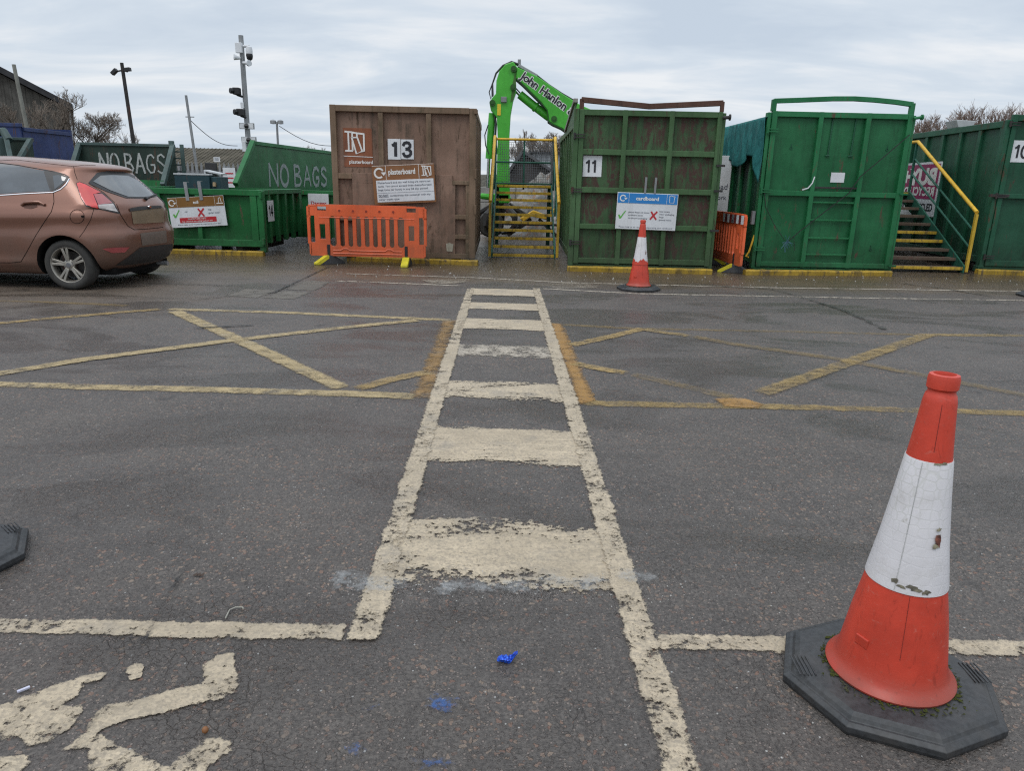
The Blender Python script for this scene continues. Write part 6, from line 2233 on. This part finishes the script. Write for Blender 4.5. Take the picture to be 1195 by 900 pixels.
    seam(Z([(-80, 70), (100, 60), (250, 78), (455, 101), (520, 92), (600, 95)]), .005)
    seam(Z([(580, 365), (560, 430), (520, 500), (486, 545)]), .006)
    seam(Z([(720, 335), (745, 400), (790, 470), (830, 492), (920, 487), (1020, 475)]), .008)
    seam(Z([(545, 205), (640, 262), (720, 335)]), .006)
    seam([(476.5 / 5.295 + 45 / 5.295 * cos(a) * .98, 175 + 411 / 5.295 + 43 / 5.295 * sin(a)) for a in [i * pi / 10 for i in range(21)]], .006, name='fuel_flap')
    decal('fuel_flap_notch', Z([(500, 405), (522, 403), (522, 418), (505, 418)]), .005, M['seam'], body, 2)
    # --- door handle
    hs = [hit_px(*q) for q in Z([(135, 342), (160, 330), (210, 326), (250, 326), (278, 340)])]
    P3 = [h[0] + h[1] * (.006 if i in (0, 4) else .022) for i, h in enumerate(hs) if h]
    bmb = MB(); bmb.tube(P3, .017, 10); bmb.build('door_handle', M['car'], body, 0, True)
    decal('handle_recess', Z([(140, 345), (170, 332), (225, 335), (232, 352), (190, 364), (150, 358)]), .003, painted('recess_brown', (.10, .04, .025), .5), body, 2)
    # --- tailgate furniture
    decal('boot_handle_bar', Z([(795, 362), (860, 350), (990, 345), (1000, 357), (900, 368), (800, 380)]), .012, M['bumper_black'], body, 2.5)
    h = hit_px(*Z([(916, 354)])[0])
    bmb = MB(); bmb.lathe([(.001, -.014), (.030, -.012), (.036, -.004), (.036, .004)], 20, (0, 0, 0), axis='y'); em = bmb.build('badge', M['chrome'], body, 0, True)
    em.location = h[0] + h[1] * .02; em.rotation_euler = (0, 0, radians(90)); em.scale = (1.0, 1, .45)
    decal('number_plate', Z([(808, 372), (1008, 358), (1012, 446), (822, 458)]), .006, M['plate_tan'], body, 2.5, label='blank tan number plate')
    decal('bumper_panel', Z([(866, 515), (1026, 497), (1030, 572), (878, 590)]), .004, M['panel_grey'], body, 3)
    decal('lower_bumper', Z([(865, 602), (1000, 586), (1066, 580), (1064, 640), (1010, 668), (930, 690), (800, 708), (715, 712), (790, 660)]), .006, M['bumper_black'], body, 2.5)
    decal('reflector', Z([(632, 610), (700, 602), (800, 600), (770, 632), (690, 636)]), .005, M['lamp_dull'], body, 2.5, mirror=True)
    # --- wiper
    h0, h1 = hit_px(*Z([(898, 305)])[0]), hit_px(*Z([(960, 278)])[0])
    if h0 and h1:
        bmb = MB(); bmb.tube([h0[0] + h0[1] * .02, h1[0] + h1[1] * .018], .014, 8, .008); bmb.tube([h0[0], h0[0] + h0[1] * .03], .022, 10); bmb.build('rear_wiper', M['black'], body, 0, True)
    # --- front of the car, out of this view
    hz_ = lambda a, c: hit_ax((a, -2, c), (0, 1, 0))
    decal('side_window', [(-1.95, .955), (-1.02, .975), (-1.02, 1.37), (-1.42, 1.36), (-1.8, 1.10)], .004, M['glass'], body, .05, hz_, mirror=True)
    hw = lambda a, c: hit_ax((-5, a, c), (1, 0, 0))
    decal('windscreen', [(-.62, .99), (.62, .99), (.50, 1.38), (-.50, 1.38)], .004, M['glass'], body, .05, hw)
    for s in (-1, 1):
        decal('headlamp', [(s * .42, .62), (s * .74, .66), (s * .72, .76), (s * .55, .74)], .006, M['lamp_clear'], body, .03, hw)
    decal('grille', [(-.45, .30), (.45, .30), (.36, .52), (-.36, .52)], .006, M['trim_black'], body, .05, hw)
    seam([(-1.02, .30), (-1.0, .6), (-1.0, .95)], .007, hz_)
    for s in (-1, 1):
        bmb = MB(); bmb.lathe([(.02, -.10), (.07, -.08), (.085, 0), (.07, .07), (.03, .09)], 14, (-1.78, s * .93, 1.02), axis='y'); mo = bmb.build('door_mirror', M['car'], car, 0, True)
    # underside, exhaust
    bmb = MB(); bmb.box(-3.0, .42, -.62, .62, .16, .24); bmb.build('underbody', M['underside_black'], car)
    # exhaust
    bmb = MB(); bmb.tube([(.2, .36, .20), (.56, .36, .20)], .028, 10); bmb.build('exhaust', M['galv'], car, 0, True)
    # --- wheels
    def wheel(ax, s):
        wt = bpy.data.objects.new('wheel', None); COL.objects.link(wt); wt.parent = car
        wt.location = (ax, s * .735, .288); wt.rotation_euler = (0, 0, 0 if s < 0 else pi)
        b = MB()     # tyre
        b.lathe([(.200, -.085), (.215, -.094), (.245, -.098), (.268, -.090), (.282, -.070), (.287, -.03), (.287, .03), (.282, .07), (.268, .09), (.2, .095)], 56, (0, 0, 0), cap=False, axis='y')
        b.build('tyre', M['tyre'], wt, 0, True)
        b = MB()
        b.lathe([(.202, .08), (.19, .05), (.178, -.03), (.185, -.07), (.198, -.088), (.206, -.086)], 56, cap=False, axis='y')
        for k in range(5):
            a0 = k * 2 * pi / 5 + pi / 2 + .12
            for dlt in (-.10, .10):
                ca, sa = cos(a0 + dlt * 1.7), sin(a0 + dlt * 1.7); cb2, sb2 = cos(a0 + dlt * 1.35), sin(a0 + dlt * 1.35)
                b.bar((ca * .045, -.060, sa * .045), (cb2 * .192, -.072, sb2 * .192), .028, .024, (0, 1, 0))
        b.lathe([(.001, -.078), (.030, -.077), (.045, -.070), (.066, -.062), (.066, -.03), (.001, -.03)], 30, cap=False, axis='y')
        b.build('rim', M['alloy'], wt, .004, True)
        b = MB()
        b.lathe([(.001, -.0815), (.026, -.081), (.028, -.079), (.028, -.076)], 20, cap=False, axis='y')
        for k in range(4):
            a0 = k * pi / 2 + .4
            b.lathe([(.001, -.074), (.008, -.073), (.009, -.060)], 8, (cos(a0) * .050, 0, sin(a0) * .050), cap=False, axis='y')
        b.build('hub_cap', plain('grey_cap', (.16, .16, .17), .4, .3), wt, 0, True)
        b = MB(); b.lathe([(.001, .0), (.15, -.005), (.15, .03), (.001, .03)], 30, cap=False, axis='y'); b.build('brake_disc', M['dark_steel'], wt, 0, True)
        return wt
    for ax in (0, -2.489):
        for s in (-1, 1): wheel(ax, s)
    bm.free()


build_car()

# ------------------------------------------------------------------ light and sky
SUN_EL, SUN_AZ = radians(58), radians(215)      # behind the camera's left shoulder, veiled by cloud
wd = bpy.data.worlds.new('World'); sc.world = wd; wd.use_nodes = True
nt = wd.node_tree; nt.nodes.clear()
def N(tp, **k):
    n_ = nt.nodes.new(tp)
    for a, v in k.items(): setattr(n_, a, v)
    return n_
sky = N('ShaderNodeTexSky', sky_type='NISHITA'); sky.sun_disc = False; sky.sun_elevation = SUN_EL; sky.sun_rotation = SUN_AZ; sky.air_density = 1.0; sky.dust_density = 2.0
tc_ = N('ShaderNodeTexCoord')
sep = N('ShaderNodeSeparateXYZ'); nt.links.new(tc_.outputs['Generated'], sep.inputs[0])
# cloud deck: project the view direction on a plane overhead
mx = N('ShaderNodeMath', operation='MAXIMUM'); nt.links.new(sep.outputs[2], mx.inputs[0]); mx.inputs[1].default_value = .0
ad = N('ShaderNodeMath', operation='ADD'); nt.links.new(mx.outputs[0], ad.inputs[0]); ad.inputs[1].default_value = .16
dx = N('ShaderNodeMath', operation='DIVIDE'); nt.links.new(sep.outputs[0], dx.inputs[0]); nt.links.new(ad.outputs[0], dx.inputs[1])
dy = N('ShaderNodeMath', operation='DIVIDE'); nt.links.new(sep.outputs[1], dy.inputs[0]); nt.links.new(ad.outputs[0], dy.inputs[1])
cmb = N('ShaderNodeCombineXYZ'); nt.links.new(dx.outputs[0], cmb.inputs[0]); nt.links.new(dy.outputs[0], cmb.inputs[1])
mp = N('ShaderNodeMapping'); mp.inputs['Scale'].default_value = (.8, 1.6, 1); mp.inputs['Rotation'].default_value = (0, 0, .15); nt.links.new(cmb.outputs[0], mp.inputs[0])
nz = N('ShaderNodeTexNoise'); nz.inputs['Scale'].default_value = 1.25; nz.inputs['Detail'].default_value = 8; nz.inputs['Roughness'].default_value = .54; nz.inputs['Distortion'].default_value = .35; nt.links.new(mp.outputs[0], nz.inputs['Vector'])
cr = N('ShaderNodeValToRGB'); nt.links.new(nz.outputs['Fac'], cr.inputs[0])
K = 10.0
e = cr.color_ramp.elements
e[0].position = .35; e[0].color = (.59, .675, .78, 1)
e[1].position = .65; e[1].color = (.885, .91, .94, 1)
e2 = cr.color_ramp.elements.new(.5); e2.color = (.69, .765, .85, 1)
sc_ = N('ShaderNodeVectorMath', operation='SCALE'); nt.links.new(cr.outputs[0], sc_.inputs[0]); # an overcast sky is brightest overhead
zr = N('ShaderNodeMapRange', interpolation_type='SMOOTHSTEP'); nt.links.new(sep.outputs[2], zr.inputs['Value'])
for q_, v_ in (('From Min', .28), ('From Max', .85), ('To Min', K), ('To Max', K * 1.75)): zr.inputs[q_].default_value = v_
nt.links.new(zr.outputs['Result'], sc_.inputs['Scale'])
mxn = N('ShaderNodeMix', data_type='RGBA'); mxn.inputs[0].default_value = .92
nt.links.new(sky.outputs[0], mxn.inputs[6]); nt.links.new(sc_.outputs[0], mxn.inputs[7])
bg = N('ShaderNodeBackground'); bg.inputs['Strength'].default_value = .10; nt.links.new(mxn.outputs[2], bg.inputs['Color'])
wo = N('ShaderNodeOutputWorld'); nt.links.new(bg.outputs[0], wo.inputs['Surface'])
sl = bpy.data.lights.new('sun', 'SUN'); sl.energy = 1.0; sl.angle = radians(25); sl.color = (1, .965, .92)
so_ = bpy.data.objects.new('sun', sl); COL.objects.link(so_)
# direction to the sun: azimuth measured from +Y clockwise
sd = Vector((sin(SUN_AZ) * cos(SUN_EL), cos(SUN_AZ) * cos(SUN_EL), sin(SUN_EL)))
so_.rotation_euler = sd.to_track_quat('Z', 'Y').to_euler()
so_.location = sd * 50

sc.view_settings.view_transform = 'Standard'
sc.view_settings.look = 'None'
sc.view_settings.exposure = 0
sc.view_settings.gamma = 1
sc.render.engine = 'CYCLES'
sc.cycles.use_denoising = False
try:
    sc.cycles.denoiser = 'OPENIMAGEDENOISE'
    sc.cycles.denoising_input_passes = 'RGB_ALBEDO_NORMAL'
except Exception: pass
sc.cycles.max_bounces = 6
sc.cycles.transparent_max_bounces = 16
sc.cycles.filter_width = 1.2
